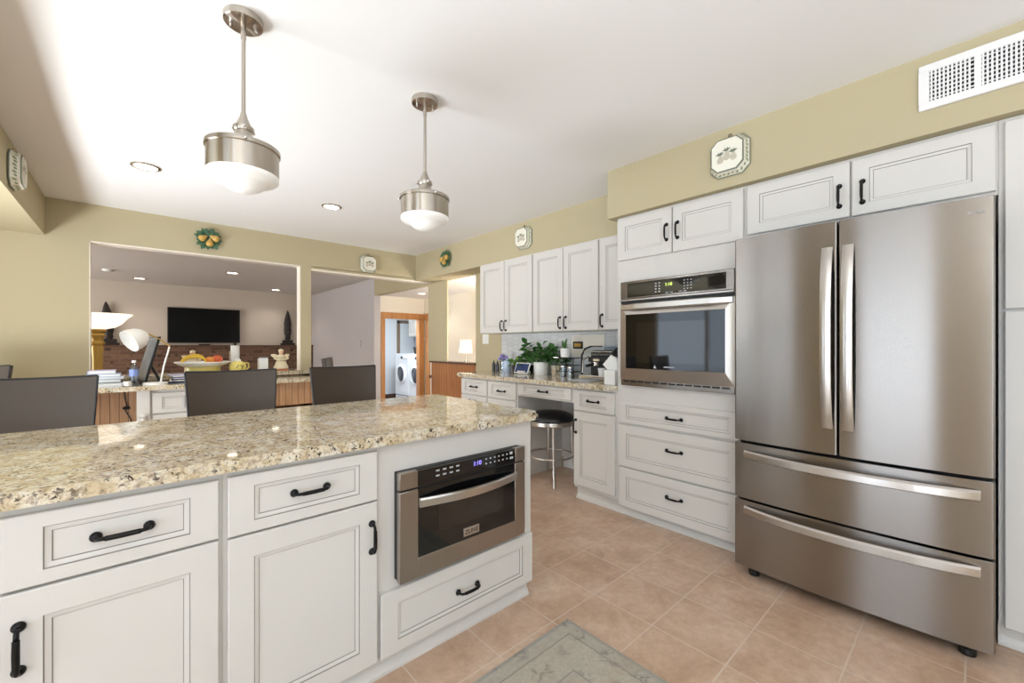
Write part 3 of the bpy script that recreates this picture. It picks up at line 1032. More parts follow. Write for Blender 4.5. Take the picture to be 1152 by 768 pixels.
def downlight(loc, label, rad, power, group):
    r = thing('recessed_light', label, 'ceiling light', loc, group)
    MB().lathe([(rad * 1.0, 0.0), (rad * 1.0, -0.006), (rad * 0.82, -0.010), (rad * 0.78, -0.004), (rad * 0.78, 0.0)], loc, 'Z', 32).build('trim_ring', 'nickel', r)
    MB().lathe([(0.0, -0.003), (rad * 0.78, -0.003), (rad * 0.74, -0.0065), (0.0, -0.0075)], loc, 'Z', 32).build('lens', 'lamp_on', r)
    if power:
        l = bpy.data.lights.new('downlight_beam', 'SPOT')
        l.energy = power
        l.spot_size = R(130)
        l.spot_blend = 0.6
        l.shadow_soft_size = 0.06
        l.color = (1, 0.93, 0.83)
        o = bpy.data.objects.new('downlight_beam', l)
        COL.objects.link(o)
        o.parent = r
        o.location = (0, 0, -0.02)
    return r


downlight((0.057, 3.985, CZ), 'lit recessed ceiling light to the left of the near pendant', 0.085, 25, 'kitchen downlights')
downlight((1.349, 3.985, CZ), 'lit recessed ceiling light between the two pendants', 0.085, 25, 'kitchen downlights')
downlight((0.06, 10.35, 2.48), 'lit recessed light in the family room ceiling above the desk lamp', 0.10, 20, 'family room downlights')
downlight((1.235, 8.50, 2.48), 'lit recessed light in the family room ceiling nearest the opening, above the television', 0.10, 20, 'family room downlights')
downlight((2.34, 10.5, 2.48), 'lit recessed light in the family room ceiling above the right-hand carved figure', 0.10, 20, 'family room downlights')
downlight((3.80, 6.60, 2.165), 'lit recessed light in the bright hall ceiling before the laundry door', 0.09, 18, 'hall downlights')
sd = MB().lathe([(0.0, 0), (0.07, 0), (0.07, -0.02), (0.055, -0.034), (0.0, -0.036)], (-0.33, 9.5, 2.48), 'Z', 28).build('smoke_detector', 'whitetrim')
tag(sd, 'small round smoke detector on the family room ceiling near the left wall edge', 'smoke detector')

# air vent on the soffit
vt = thing('air_vent', 'white slotted air grille on the tan soffit above the refrigerator', 'vent', (2.60, -0.09, 2.385))
vy0, vy1, vz0, vz1 = -0.36, 0.163, 2.284, 2.482
b = MB()
b.box(2.585, 2.60, vy0, vy1, vz1 - 0.034, vz1, 0, 0.003, 1).box(2.585, 2.60, vy0, vy1, vz0, vz0 + 0.034, 0, 0.003, 1)
b.box(2.585, 2.60, vy1 - 0.034, vy1, vz0 + 0.03, vz1 - 0.03).box(2.585, 2.60, vy0, vy0 + 0.034, vz0 + 0.03, vz1 - 0.03).box(2.586, 2.60, -0.023, -0.003, vz0 + 0.03, vz1 - 0.03)
b.build('frame', 'whitetrim', vt)
MB().box(2.597, 2.5995, vy0 + 0.03, vy1 - 0.03, vz0 + 0.03, vz1 - 0.03).build('duct_opening', 'black', vt)
b = MB()
k = vy0 + 0.045
while k < vy1 - 0.036:
    if not (-0.027 < k < 0.001):
        b.box(2.587, 2.5965, k - 0.0032, k + 0.0032, vz0 + 0.033, vz1 - 0.033)
    k += 0.0125
for j in range(7):
    z_ = vz0 + 0.045 + j * 0.018
    b.box(2.590, 2.5965, vy0 + 0.033, vy1 - 0.033, z_ - 0.0022, z_ + 0.0022)
b.build('slats', 'whitetrim', vt)

# ceramic wall moulds
M['mould'] = mat('cream_glazed_mould', '#ece9da', 0.25)
M['mouldrim'] = mat('grey_green_rim', '#6d7565', 0.4)
M['mouldleaf'] = mat('sage_painted_leaves', '#8f9c74', 0.4)
M['garlic'] = mat('painted_garlic_grey', '#c4bba8', 0.4)


def mould(loc, rotz, label):
    """octagonal ceramic mould; built facing -Y at the origin (local), then turned"""
    r = thing('ceramic_mould', label, 'wall ornament', (0, 0, 0), 'ceramic wall moulds')

    def octo(w_, h_, c_, y):
        return [(w_ - c_, y, -h_), (w_, y, -h_ + c_), (w_, y, h_ - c_), (w_ - c_, y, h_), (-w_ + c_, y, h_), (-w_, y, h_ - c_), (-w_, y, -h_ + c_), (-w_ + c_, y, -h_)]
    mb = MB()
    rings = [(octo(0.108, 0.112, 0.042, 0.0), 0), (octo(0.110, 0.114, 0.042, -0.006), 1), (octo(0.106, 0.110, 0.041, -0.009), 1), (octo(0.090, 0.095, 0.036, -0.050), 0),
             (octo(0.088, 0.093, 0.035, -0.055), 1), (octo(0.084, 0.089, 0.034, -0.056), 1), (octo(0.080, 0.085, 0.033, -0.053), 0)]
    vs_ = [[mb.bm.verts.new(p) for p in rg] for rg, _ in rings]
    for i in range(len(vs_) - 1):
        for j in range(8):
            f = mb.bm.faces.new((vs_[i][j], vs_[i][(j + 1) % 8], vs_[i + 1][(j + 1) % 8], vs_[i + 1][j]))
            f.material_index = rings[i + 1][1]
    mb.bm.faces.new(vs_[-1])
    mb.bm.faces.new(vs_[0][::-1])
    mb.build('body', ['mould', 'mouldrim'], r)
    lf = MB()
    A, B = octo(0.104, 0.108, 0.040, -0.0105), octo(0.092, 0.097, 0.0365, -0.047)
    for j in range(8):
        a_, b_ = Vector(A[j]), Vector(A[(j + 1) % 8])
        c_, d_ = Vector(B[j]), Vector(B[(j + 1) % 8])
        n_ = max(2, int((b_ - a_).length / 0.022))
        for k in range(n_):
            u = (k + 0.5) / n_
            p_ = a_.lerp(b_, u)
            q_ = c_.lerp(d_, u)
            m1, m2 = p_.lerp(q_, 0.2 + 0.2 * (k % 2)), p_.lerp(q_, 0.75)
            side = (b_ - a_).normalized() * 0.008
            out = (b_ - a_).cross(q_ - p_).normalized() * -0.001
            if out.dot(Vector((p_.x, 0, p_.z))) < 0:
                out = -out
            lf.leaf(m1 - side + out, m2 + side + out, 0.012, out, 0, 0.02)
    lf.build('leaf_border', 'mouldleaf', r)
    mo = MB()
    for (gx, gz, gr) in ((-0.036, -0.026, 0.019), (0.0, -0.012, 0.021), (0.036, -0.024, 0.018)):
        mo.ball((gx, -0.0535, gz), gr, 0, 14, (1, 0.10, 1.0))
        mo.ball((gx, -0.0535, gz + gr * 0.95), gr * 0.55, 0, 12, (1, 0.14, 1.3))
        for a in (-1.1, -0.45, 0.3, 0.9):
            t0 = gz + gr * 1.55
            mo.leaf((gx, -0.0550, t0), (gx + 0.028 * sin(a), -0.0565, t0 + 0.022 * cos(a)), 0.008, (0, -1, 0), 1, 0.02)
    mo.build('painted_motif', ['garlic', 'mouldrim'], r)
    hk = MB()
    hk.tube([(0.009 * cos(t_), -0.005, 0.125 + 0.010 * sin(t_)) for t_ in [2 * pi * k / 10 for k in range(11)]], 0.0022, 6)
    hk.build('hanging_ring', 'walnut', r)
    r.location = loc
    r.rotation_euler = (0, 0, rotz)
    return r


mo1 = mould((2.598, 0.958, 2.352), -pi / 2, 'octagonal garlic-painted ceramic mould on the soffit above the oven tower')
dup(mo1, (2.998, 3.12, 2.352), -pi / 2, 'octagonal ceramic mould on the tan wall above the white wall cabinets')
dup(mo1, (2.295, BY - 0.002, 2.316), 0, 'octagonal ceramic mould on the back wall above the hall opening')
dup(mo1, (-0.578, 4.05, 2.345), pi / 2, 'ceramic mould seen edge-on upon the left soffit at the picture edge')


def pear(mb, c, r_, tilt, mi=0):
    rows = []
    prof = [(0.02, -1.0), (0.6, -0.9), (0.95, -0.5), (1.0, -0.1), (0.8, 0.4), (0.5, 0.85), (0.35, 1.2), (0.2, 1.4), (0.02, 1.45)]
    for (rr, h) in prof:
        row = []
        for k in range(14):
            a = 2 * pi * k / 14
            x, y, z = rr * r_ * cos(a), rr * r_ * 0.8 * sin(a), h * r_
            row.append((c[0] + x * cos(tilt) + z * sin(tilt), c[1] + y, c[2] - x * sin(tilt) + z * cos(tilt)))
        rows.append(row)
    return mb.grid(rows, mi, True, True, True, True)


def wreath(loc, rotz, label):
    r = thing('fruit_wreath', label, 'wall ornament', (0, 0, 0), 'pear wreaths')
    rnd = random.Random(3)
    lf = MB()
    for k in range(15):
        a = 2 * pi * k / 15 + rnd.uniform(-0.1, 0.1)
        ln = rnd.uniform(0.105, 0.135)
        lf.leaf((0.035 * cos(a), -0.015, 0.035 * sin(a)), (ln * cos(a), -rnd.uniform(0.02, 0.035), ln * sin(a) * 0.95), 0.062, (0, -1, 0), 0, 0.15)
    for k in range(8):
        a = 2 * pi * k / 8 + 0.3
        lf.leaf((0, -0.02, 0), (0.08 * cos(a), -0.045, 0.08 * sin(a)), 0.045, (0, -1, 0), 0, 0.2)
    lf.build('leaves', 'wleaf', r)
    for (cx, cz, tl, s_) in ((-0.052, 0.0, 1.0, 0.034), (0.058, 0.012, -1.15, 0.036), (0.01, -0.045, 0.1, 0.034)):
        pear(MB(), (cx, -0.05, cz), s_, tl).build('pear', 'pear', r)
    MB().lathe([(0.0, 0.0), (0.05, 0.0), (0.05, 0.025), (0.0, 0.026)], (0, 0, 0), 'Y', 20).build('backing', 'walnut', r)
    r.location = loc
    r.rotation_euler = (0, 0, rotz)
    return r


w1 = wreath((0.568, BY - 0.001, 2.352), 0, 'round wreath of green leaves and golden pears over the wide opening')
dup(w1, (2.999, 4.573, 2.355), -pi / 2, 'wreath of leaves and pears on the right beam near the far corner, seen obliquely')

# ---------------------------------------------------------------- rug
rg = MB().box(-0.61, 0.61, -0.95, 0.95, 0.0, 0.009, 0, 0.003, 1).build('rug', 'rug')
rg.location = (0.845, 0.285, 0.0005)
tag(rg, 'worn grey patterned rug lying on the tile floor before the island', 'rug')

# ---------------------------------------------------------------- leather stools at the island
def leather_stool():
    r = thing('bar_stool', 'x', 'bar stool', (0, 0, 0), 'leather stools behind the island')
    # local frame: seat centre at origin, sitter faces -Y, back at +Y
    rows = []
    nz, nx = 9, 12
    def bk(u, v, side):
        hw = 0.205 + 0.026 * v
        x = (u * 2 - 1) * hw
        dep = 0.028 * (1 - (2 * u - 1) ** 2)
        y = 0.19 + 0.06 * v + dep
        z = 0.60 + 0.49 * v - (0.006 * (1 - (2 * u - 1) ** 2) if v > 0.99 else 0)
        return Vector((x, y + side, z))
    pts_f = [[bk(u / nx, v / nz, 0.0) for u in range(nx + 1)] for v in range(nz + 1)]
    mb = MB()
    loop = []
    for v in range(nz + 1):
        f_ = [bk(u / nx, v / nz, 0.0) for u in range(nx + 1)]
        b_ = [bk(u / nx, v / nz, 0.042) for u in range(nx, -1, -1)]
        loop.append(f_ + b_)
    mb.grid(loop, 0, True, True, True, True)
    back = mb.build('backrest', 'leather', r)
    pp = MB()
    edge = [bk(0, v / nz, 0.004) + Vector((-0.002, 0, 0)) for v in range(nz + 1)] + [bk(u / nx, 1, 0.004) + Vector((0, 0, 0.002)) for u in range(nx + 1)] + [bk(1, v / nz, 0.004) + Vector((0.002, 0, 0)) for v in range(nz, -1, -1)]
    pp.tube(edge, 0.0055, 8)
    pp.build('piping', 'leather_dark', back)
    MB().box(-0.215, 0.215, -0.21, 0.20, 0.575, 0.655, 0, 0.02, 3).build('seat', 'leather', r)
    for sx_ in (-1, 1):
        for sy_ in (-1, 1):
            MB().tube([(sx_ * 0.185, sy_ * 0.175, 0.58), (sx_ * 0.20, sy_ * 0.195, 0.0)], [0.02, 0.016], 8).build('leg', 'leather_dark', r)
    MB().tube([(-0.192, -0.185, 0.22), (0.192, -0.185, 0.22)], 0.010, 8).build('footrest', 'chrome', r)
    return r


ls = leather_stool()
ls['label'] = 'dark leather bar stool at the left end of the island back'
ls.location = (-0.375, 2.745, 0)
dup(ls, (0.445, 2.78, 0), 0, 'dark leather bar stool in front of the white desk drawers')
dup(ls, (1.135, 2.805, 0), 0.03, 'dark leather bar stool nearest the laundry doorway')
dup(ls, (1.93, 5.02, 0), R(62), 'small dark stool back seen edge-on beyond the stool nearest the laundry doorway')
dup(ls, (-1.01, 4.75, 0), R(-20), 'dark stool back against the tan wall at the left picture edge')

# round stool under the kneehole
rs = thing('round_stool', 'backless round stool with black cushion and brushed metal legs in the kneehole', 'stool', (2.855, 2.62, 0))
C_ = (2.855, 2.62, 0)
MB().lathe([(0.0, 0.640), (0.08, 0.638), (0.15, 0.628), (0.20, 0.606), (0.217, 0.580), (0.214, 0.562), (0.0, 0.560)], C_, 'Z', 40).build('cushion', 'stoolvinyl', rs)
MB().lathe([(0.0, 0.561), (0.219, 0.561), (0.223, 0.556), (0.223, 0.545), (0.219, 0.542), (0.223, 0.538), (0.223, 0.523), (0.218, 0.519), (0.205, 0.519), (0.205, 0.545), (0.0, 0.546)], C_, 'Z', 40).build('seat_ring', 'steel_h', rs)
for a in (R(229), R(-41), R(49), R(139)):
    d_ = Vector((cos(a), sin(a), 0))
    c_ = Vector(C_)
    leg = MB()
    leg.tube([c_ + d_ * 0.195 + Vector((0, 0, 0.53)), c_ + d_ * 0.198 + Vector((0, 0, 0.30)), c_ + d_ * 0.212 + Vector((0, 0, 0.16)), c_ + d_ * 0.243 + Vector((0, 0, 0.0))], [0.0135, 0.0135, 0.013, 0.012], 12)
    leg.ball(tuple(c_ + d_ * 0.206 + Vector((0, 0, 0.235))), 0.018, 0, 10)
    leg.build('leg', 'steel_h', rs)
MB().tube([(C_[0] + 0.205 * cos(2 * pi * k / 36), C_[1] + 0.205 * sin(2 * pi * k / 36), 0.235) for k in range(37)], 0.009, 8).build('foot_ring', 'steel_h', rs)

# ---------------------------------------------------------------- desk in front of the wide opening
DZ = 0.885
slab('desk_countertop', 'granite desk top under the wide opening, covered with papers and lamps', -0.34, 1.50, 4.87, 5.385, 0.845, DZ, 0.02, 0.008)
slab('bar_ledge', 'raised granite ledge on the half wall of the wide opening', -0.305, 1.60, 5.345, 5.86, 0.902, 0.945, 0.02, 0.008)
du = unit('white drawer cabinet with carved corner posts under the desk top', 'Y', 4.935, 0.035, 1.05, 0.0, 0.845, 0.44,
          [('drawer', 0.115, 0.965, 0.63, 0.815, None), ('drawer', 0.115, 0.965, 0.40, 0.62, None), ('drawer', 0.115, 0.965, 0.08, 0.39, None)], 'desk_cabinet')
MB().box(0.33, 0.345, 4.90, 4.915, 0.665, 0.775, 0, 0.003, 1).build('drawer_pull', 'mark', du)
for px in (0.055, 1.03):
    b = MB()
    b.box(px - 0.045, px + 0.045, 4.905, 4.94, 0.0, 0.845, 0, 0.004, 1)
    for z_ in (0.62, 0.50):
        b.lathe([(0.0, -0.02), (0.02, -0.018), (0.032, 0.0), (0.02, 0.018), (0.0, 0.02)], (px, 4.90, z_), 'Z', 14)
    b.lathe([(0.0, -0.05), (0.018, -0.05), (0.024, -0.02), (0.018, 0.0), (0.024, 0.02), (0.018, 0.05), (0.0, 0.05)], (px, 4.90, 0.56), 'Z', 14)
    b.build('corner_post', 'cab', du)
MB().box(1.07, 1.50, 4.93, 4.955, 0.60, 0.845, 0, 0.003, 1).build('desk_apron', 'bead_x', du)['label'] = 'oak beadboard apron'
MB().box(-0.33, 0.03, 5.25, 5.275, 0.0, 0.845, 0, 0.003, 1).build('kneehole_panel', 'bead_x', du)['label'] = 'oak beadboard back panel'
cd = MB()
cd.tube([(-0.075, 5.242, 0.84), (-0.07, 5.24, 0.76), (-0.058, 5.238, 0.70), (-0.065, 5.24, 0.64), (-0.03, 5.238, 0.56), (-0.015, 5.238, 0.46), (-0.03, 5.238, 0.30), (-0.03, 5.238, 0.012)], 0.005, 8)
cdo = cd.build('lamp_cord', 'black')
tag(cdo, 'thin black cord with an inline switch hanging before the beadboard', 'cord')
MB().lathe([(0.0, -0.028), (0.012, -0.024), (0.016, 0.0), (0.012, 0.024), (0.0, 0.028)], (-0.060, 5.236, 0.665), 'X', 12).build('inline_switch', 'black', cdo)
oc = thing('office_chair', 'black low chair pushed under the right end of the desk', 'chair', (1.30, 5.12, 0))
MB().box(1.08, 1.52, 4.99, 5.24, 0.40, 0.50, 0, 0.03, 3).build('seat', 'leather_dark', oc)
MB().tube([(1.30, 5.12, 0.40), (1.30, 5.12, 0.08)], 0.025, 10).build('column', 'black', oc)
for k in range(5):
    a = 2 * pi * k / 5 + 0.3
    MB().tube([(1.30, 5.12, 0.09), (1.30 + 0.22 * cos(a), 5.12 + 0.20 * sin(a), 0.045), (1.30 + 0.23 * cos(a), 5.12 + 0.21 * sin(a), 0.0)], 0.018, 8).build('leg', 'black', oc)

# things on the desk
def book(x0, x1, y0, y1, z0, z1, cover, label, group='books stacked at the left of the desk', name='book'):
    b = MB()
    b.box(x0, x1, y0, y1, z0, z0 + 0.003).box(x0, x1, y0, y1, z1 - 0.003, z1).box(x0, x0 + 0.004, y0, y1, z0, z1)
    o = b.build(name, cover)
    tag(o, label, 'book', group)
    MB().box(x0 + 0.004, x1 - 0.006, y0 + 0.006, y1 - 0.006, z0 + 0.003, z1 - 0.003).build('pages', 'paper', o)
    return o


bz = DZ
for (hx, cov, lab) in ((0.034, 'navy', 'dark navy book at the bottom of the desk stack'), (0.030, 'bluebook', 'blue-grey book second from the bottom of the desk stack'),
                       (0.020, 'paper', 'white-covered book in the middle of the desk stack'), (0.026, 'bluebook', 'blue-grey book upon the white book in the desk stack'),
                       (0.030, 'lilac', 'pale lilac book at the top of the desk stack')):
    q = random.uniform(-0.01, 0.01)
    book(-0.305 + q, -0.075 + q * 2 - (0.05 if cov == 'lilac' else 0), 5.05 + q, 5.25 + q, bz, bz + hx, cov, lab)
    bz += hx
pl = MB()
for k in range(5):
    q = random.uniform(-0.012, 0.012)
    pl.box(-0.30 + q, -0.08 + q, 4.895 + abs(q), 5.035 + q * 0.5, DZ + k * 0.006, DZ + k * 0.006 + 0.005)
tag(pl.build('paper_pile', 'paper'), 'flat pile of white papers at the left front of the desk', 'papers')
wb = thing('water_bottle', 'clear plastic water bottle with blue label beside the desk lamp', 'bottle', (-0.008, 4.985, DZ))
c0 = (-0.008, 4.985, DZ)
MB().lathe([(0.0, 0.0), (0.030, 0.0), (0.032, 0.01), (0.030, 0.06), (0.032, 0.11), (0.032, 0.15), (0.026, 0.175), (0.014, 0.195), (0.012, 0.21), (0.0, 0.21)], c0, 'Z', 20).build('body', 'clear', wb)
MB().lathe([(0.0325, 0.085), (0.0328, 0.085), (0.0328, 0.145), (0.0325, 0.145)], c0, 'Z', 20, caps=False).build('label_band', 'bottleblue', wb)
MB().lathe([(0.0, 0.205), (0.015, 0.205), (0.015, 0.226), (0.0, 0.227)], c0, 'Z', 16).build('cap', 'white', wb)

mo = thing('computer_monitor', 'dark thin monitor leaning back, seen from its side on the desk', 'monitor', (0.10, 5.2, DZ))
b = MB()
b.prism([(0.062, 5.06), (0.005, 5.32), (0.018, 5.323), (0.080, 5.062)], DZ + 0.02, DZ + 0.44, 0)
for v_ in b.bm.verts:
    v_.co.x += (v_.co.z - DZ - 0.02) * 0.24
    v_.co.y += (v_.co.z - DZ - 0.02) * 0.05
b.build('housing', 'black', mo)
b = MB()
b.prism([(0.0595, 5.066), (0.005, 5.315), (0.0065, 5.3155), (0.061, 5.0665)], DZ + 0.032, DZ + 0.428, 0)
for v_ in b.bm.verts:
    v_.co.x += (v_.co.z - DZ - 0.02) * 0.24 - 0.0006
    v_.co.y += (v_.co.z - DZ - 0.02) * 0.05
b.build('screen', 'monitor', mo)
MB().tube([(0.105, 5.19, DZ + 0.18), (0.155, 5.17, DZ + 0.07), (0.175, 5.17, DZ + 0.008)], 0.011, 8).build('stand', 'black', mo)
MB().box(0.03, 0.20, 5.10, 5.27, DZ, DZ + 0.012, 0, 0.004, 1).build('base', 'black', mo)

dl_ = thing('desk_lamp', 'white desk lamp with conical shade bent over the monitor', 'lamp', (0.135, 4.965, DZ))
MB().lathe([(0.0, 0.0), (0.085, 0.0), (0.088, 0.006), (0.088, 0.020), (0.080, 0.026), (0.0, 0.027)], (0.135, 4.965, DZ), 'Z', 32).build('base', 'white', dl_)
MB().tube([(0.172, 4.965, DZ + 0.02), (0.195, 4.965, DZ + 0.17), (0.235, 4.965, DZ + 0.345)], 0.007, 10).build('lower_arm', 'white', dl_)
MB().tube([(0.237, 4.965, DZ + 0.35), (0.165, 4.965, DZ + 0.415), (0.085, 4.965, DZ + 0.462)], 0.006, 10).build('upper_arm', 'gold', dl_)
b = MB()
b.lathe([(0.012, 0.0), (0.030, 0.006), (0.062, 0.028), (0.086, 0.066), (0.097, 0.110), (0.099, 0.150), (0.096, 0.150), (0.093, 0.110), (0.082, 0.069), (0.058, 0.032), (0.02, 0.010)], (0, 0, 0), 'Z', 32, caps=False)
rot = Matrix.Rotation(R(28), 4, 'Z') @ Matrix.Rotation(R(-118), 4, 'Y')
for v_ in b.bm.verts:
    v_.co = rot @ v_.co + Vector((0.078, 4.962, DZ + 0.462))
b.build('lamp_shade', 'white', dl_)

pp = thing('magazine_pile', 'untidy pile of magazines and lilac papers right of the desk lamp', 'papers', (0.29, 5.1, DZ))
for k in range(8):
    a = random.uniform(-0.5, 0.5)
    b = MB().box(-0.065, 0.065, -0.085, 0.085, 0, 0.010)
    for v_ in b.bm.verts:
        v_.co = Matrix.Rotation(a, 4, 'Z') @ v_.co + Vector((0.325 + random.uniform(-0.01, 0.01), 5.12, DZ + 0.0102 * k))
    b.build('magazine', ['navy', 'black', 'paper', 'black', 'lilac', 'navy', 'paper', 'lilac'][k], pp)

cb = MB()
cb.tube([(-0.050 + 0.024 * cos(2.2 * k) * (1 + 0.15 * sin(5 * k)), 4.925 + 0.026 * sin(2.2 * k), DZ + 0.006 + 0.0016 * k) for k in [i * 0.25 for i in range(90)]], 0.0055, 6)
tag(cb.build('charging_cable', 'white'), 'coiled white cable lying on the desk left of the water bottle', 'cable')
# on the ledge: fruit bowl, towel holder, pitcher, candle, figurines
LZ = 0.945
fb = thing('fruit_bowl', 'wide white and yellow pedestal bowl full of fruit on the bar ledge', 'bowl', (0.53, 5.48, LZ))
c0 = (0.535, 5.48, LZ)
MB().lathe([(0.0, 0.0), (0.15, 0.0), (0.155, 0.008), (0.150, 0.055), (0.155, 0.075), (0.0, 0.076)], c0, 'Z', 36).build('foot', 'yellow', fb)
MB().lathe([(0.0, 0.07), (0.155, 0.072), (0.20, 0.092), (0.245, 0.118), (0.242, 0.126), (0.19, 0.105), (0.12, 0.088), (0.0, 0.086)], c0, 'Z', 40).build('dish', 'white', fb)
for (dx_, r_, kk, nm) in ((0.05, 0.044, 'orange', 'orange'), (0.125, 0.05, 'apple', 'apple'), (0.09, 0.038, 'apple', 'apple')):
    o = MB().ball((c0[0] + dx_, c0[1] + {0.05: -0.07, 0.125: 0.0, 0.09: 0.09}[dx_], LZ + 0.095 + r_), r_, 0, 16, (1, 1, 0.92)).build(nm, kk)
    MB().tube([(c0[0] + dx_, c0[1] + {0.05: -0.07, 0.125: 0.0, 0.09: 0.09}[dx_], LZ + 0.095 + r_ * 1.8), (c0[0] + dx_ + 0.004, c0[1] + {0.05: -0.07, 0.125: 0.0, 0.09: 0.09}[dx_], LZ + 0.095 + r_ * 2.02)], 0.003, 6).build('stalk', 'walnut', o)
    tag(o, {0.05: 'round orange at the front middle of the fruit bowl', 0.125: 'blushing apple at the right end of the fruit bowl', 0.09: 'small blushing apple behind the orange in the fruit bowl'}[dx_], 'fruit', 'fruit in the bowl')
for k in range(3):
    t0 = [(c0[0] - 0.13 + 0.105 * cos(pi * u / 8 * 0.85 + 0.4) * -1 + 0.04, c0[1] - 0.10 + k * 0.040, LZ + 0.122 + 0.062 * sin(pi * u / 8) + k * 0.004) for u in range(9)]
    o = MB().tube(t0, [0.006, 0.012, 0.016, 0.018, 0.018, 0.018, 0.016, 0.011, 0.005], 8).build('banana', 'banana')
    tag(o, ['frontmost yellow banana in the fruit bowl', 'middle banana of the bunch in the fruit bowl', 'rear banana of the bunch beside the apple'][k], 'fruit', 'fruit in the bowl')

pt = thing('paper_towel_holder', 'tall white paper towel roll on a stand right of the fruit bowl', 'paper towel', (0.84, 5.605, LZ))
c0 = (0.84, 5.605, LZ)
MB().lathe([(0.0, 0.0), (0.062, 0.0), (0.064, 0.008), (0.0, 0.012)], c0, 'Z', 24).build('base', 'nickel', pt)
MB().lathe([(0.018, 0.012), (0.042, 0.012), (0.042, 0.295), (0.018, 0.295)], c0, 'Z', 28, caps=False).build('paper_roll', 'paper', pt)
MB().lathe([(0.0, 0.01), (0.007, 0.01), (0.007, 0.30), (0.016, 0.305), (0.018, 0.315), (0.010, 0.322), (0.0, 0.324)], c0, 'Z', 16).build('post', 'black', pt)
MB().tube([(c0[0] - 0.055, c0[1] - 0.03, LZ + 0.01), (c0[0] - 0.055, c0[1] - 0.03, LZ + 0.22), (c0[0] - 0.045, c0[1] - 0.03, LZ + 0.24)], 0.004, 8).build('side_arm', 'nickel', pt)

vp = thing('pear_pitcher', 'round yellow pitcher painted with dark leaves beside the paper towels', 'pitcher', (0.835, 5.41, LZ))
c0 = (0.835, 5.41, LZ)
MB().lathe([(0.0, 0.0), (0.05, 0.0), (0.072, 0.02), (0.082, 0.055), (0.075, 0.09), (0.05, 0.115), (0.03, 0.125), (0.0, 0.126)], c0, 'Z', 28).build('body', 'yellow', vp)
MB().lathe([(0.0, 0.12), (0.03, 0.122), (0.03, 0.14), (0.02, 0.15), (0.0, 0.152)], c0, 'Z', 20).build('lid', 'white', vp)
b = MB()
for (a0_, z0_, a1_, z1_) in ((-1.9, 0.05, -1.5, 0.10), (-1.5, 0.10, -1.2, 0.06), (-1.3, 0.03, -1.0, 0.09)):
    pts = []
    for k in range(6):
        u = k / 5
        a = a0_ + (a1_ - a0_) * u
        z_ = z0_ + (z1_ - z0_) * u
        rr = 0.0835 if z_ < 0.08 else 0.079 - (z_ - 0.08) * 0.9
        pts.append((c0[0] + rr * cos(a), c0[1] + rr * sin(a), LZ + z_))
    b.tube(pts, 0.003, 6)
b.build('painted_stem', 'walnut', vp)
MB().tube([(c0[0] + 0.06, c0[1], LZ + 0.105), (c0[0] + 0.10, c0[1], LZ + 0.10), (c0[0] + 0.105, c0[1], LZ + 0.05), (c0[0] + 0.078, c0[1], LZ + 0.03)], 0.008, 8).build('handle', 'yellow', vp)

cn = thing('pillar_candle', 'square white pillar candle in the middle of the bar ledge', 'candle', (1.09, 5.48, LZ))
b = MB().box(1.045, 1.135, 5.435, 5.525, LZ, LZ + 0.148, 0, 0.004, 2)
b.build('body', 'paper', cn)
b = MB()
for k in range(5):
    b.lathe([(0.0, 0.0), (0.009, 0.0), (0.006, 0.012), (0.0, 0.014)], (1.053 + k * 0.0185, 5.44, LZ + 0.148), 'Z', 8)
b.build('rim_beads', 'mark', cn)


def figurine(x, y, label, sc, base, wings, skirt):
    r = thing('figurine', label, 'figurine', (x, y, LZ))
    c0 = (x, y, LZ)
    MB().lathe([(0.0, 0.0), (0.078 * sc, 0.0), (0.078 * sc, 0.012 * sc), (0.07 * sc, 0.022 * sc), (0.0, 0.024 * sc)], c0, 'Z', 24).build('base', base, r)
    q = MB().lathe([(0.0, 0.022 * sc), (0.075 * sc, 0.024 * sc), (0.074 * sc, 0.045 * sc), (0.062 * sc, 0.07 * sc), (0.050 * sc, 0.105 * sc), (0.035 * sc, 0.13 * sc), (0.045 * sc, 0.155 * sc),
                    (0.042 * sc, 0.175 * sc), (0.018 * sc, 0.188 * sc), (0.0, 0.19 * sc)], c0, 'Z', 24)
    for s_ in (-1, 1):
        q.tube([(x + s_ * 0.038 * sc, y - 0.01, LZ + 0.17 * sc), (x + s_ * 0.066 * sc, y - 0.02, LZ + 0.14 * sc), (x + s_ * 0.035 * sc, y - 0.055 * sc, LZ + 0.125 * sc), (x, y - 0.06 * sc, LZ + 0.13 * sc)],
               [0.016 * sc, 0.015 * sc, 0.012 * sc, 0.010 * sc], 8)
    q.build('robed_body', skirt, r)
    h = MB().ball((x, y - 0.004, LZ + 0.212 * sc), 0.027 * sc, 0, 14, (0.9, 0.95, 1.1))
    h.ball((x, y - 0.031 * sc, LZ + 0.210 * sc), 0.005 * sc, 0, 8)
    hd = h.build('head', 'skin', r)
    MB().ball((x, y + 0.004, LZ + 0.228 * sc), 0.028 * sc, 0, 12, (1.0, 1.0, 0.75)).build('hair', 'cream', hd)
    if wings:
        b = MB()
        for s_ in (-1, 1):
            b.leaf((x + s_ * 0.02 * sc, y + 0.03 * sc, LZ + 0.15 * sc), (x + s_ * 0.10 * sc, y + 0.04 * sc, LZ + 0.185 * sc), 0.05 * sc, (0, -1, 0), 0, 0.05)
        b.build('wings', skirt, r)
    return r


figurine(1.275, 5.47, 'cream robed bisque figurine on a terracotta base at the right of the ledge', 1.02, 'terracotta', True, 'cream')
figurine(0.474, 5.80, 'small cream angel figurine peeping up behind the fruit bowl', 0.98, 'cream', True, 'cream')

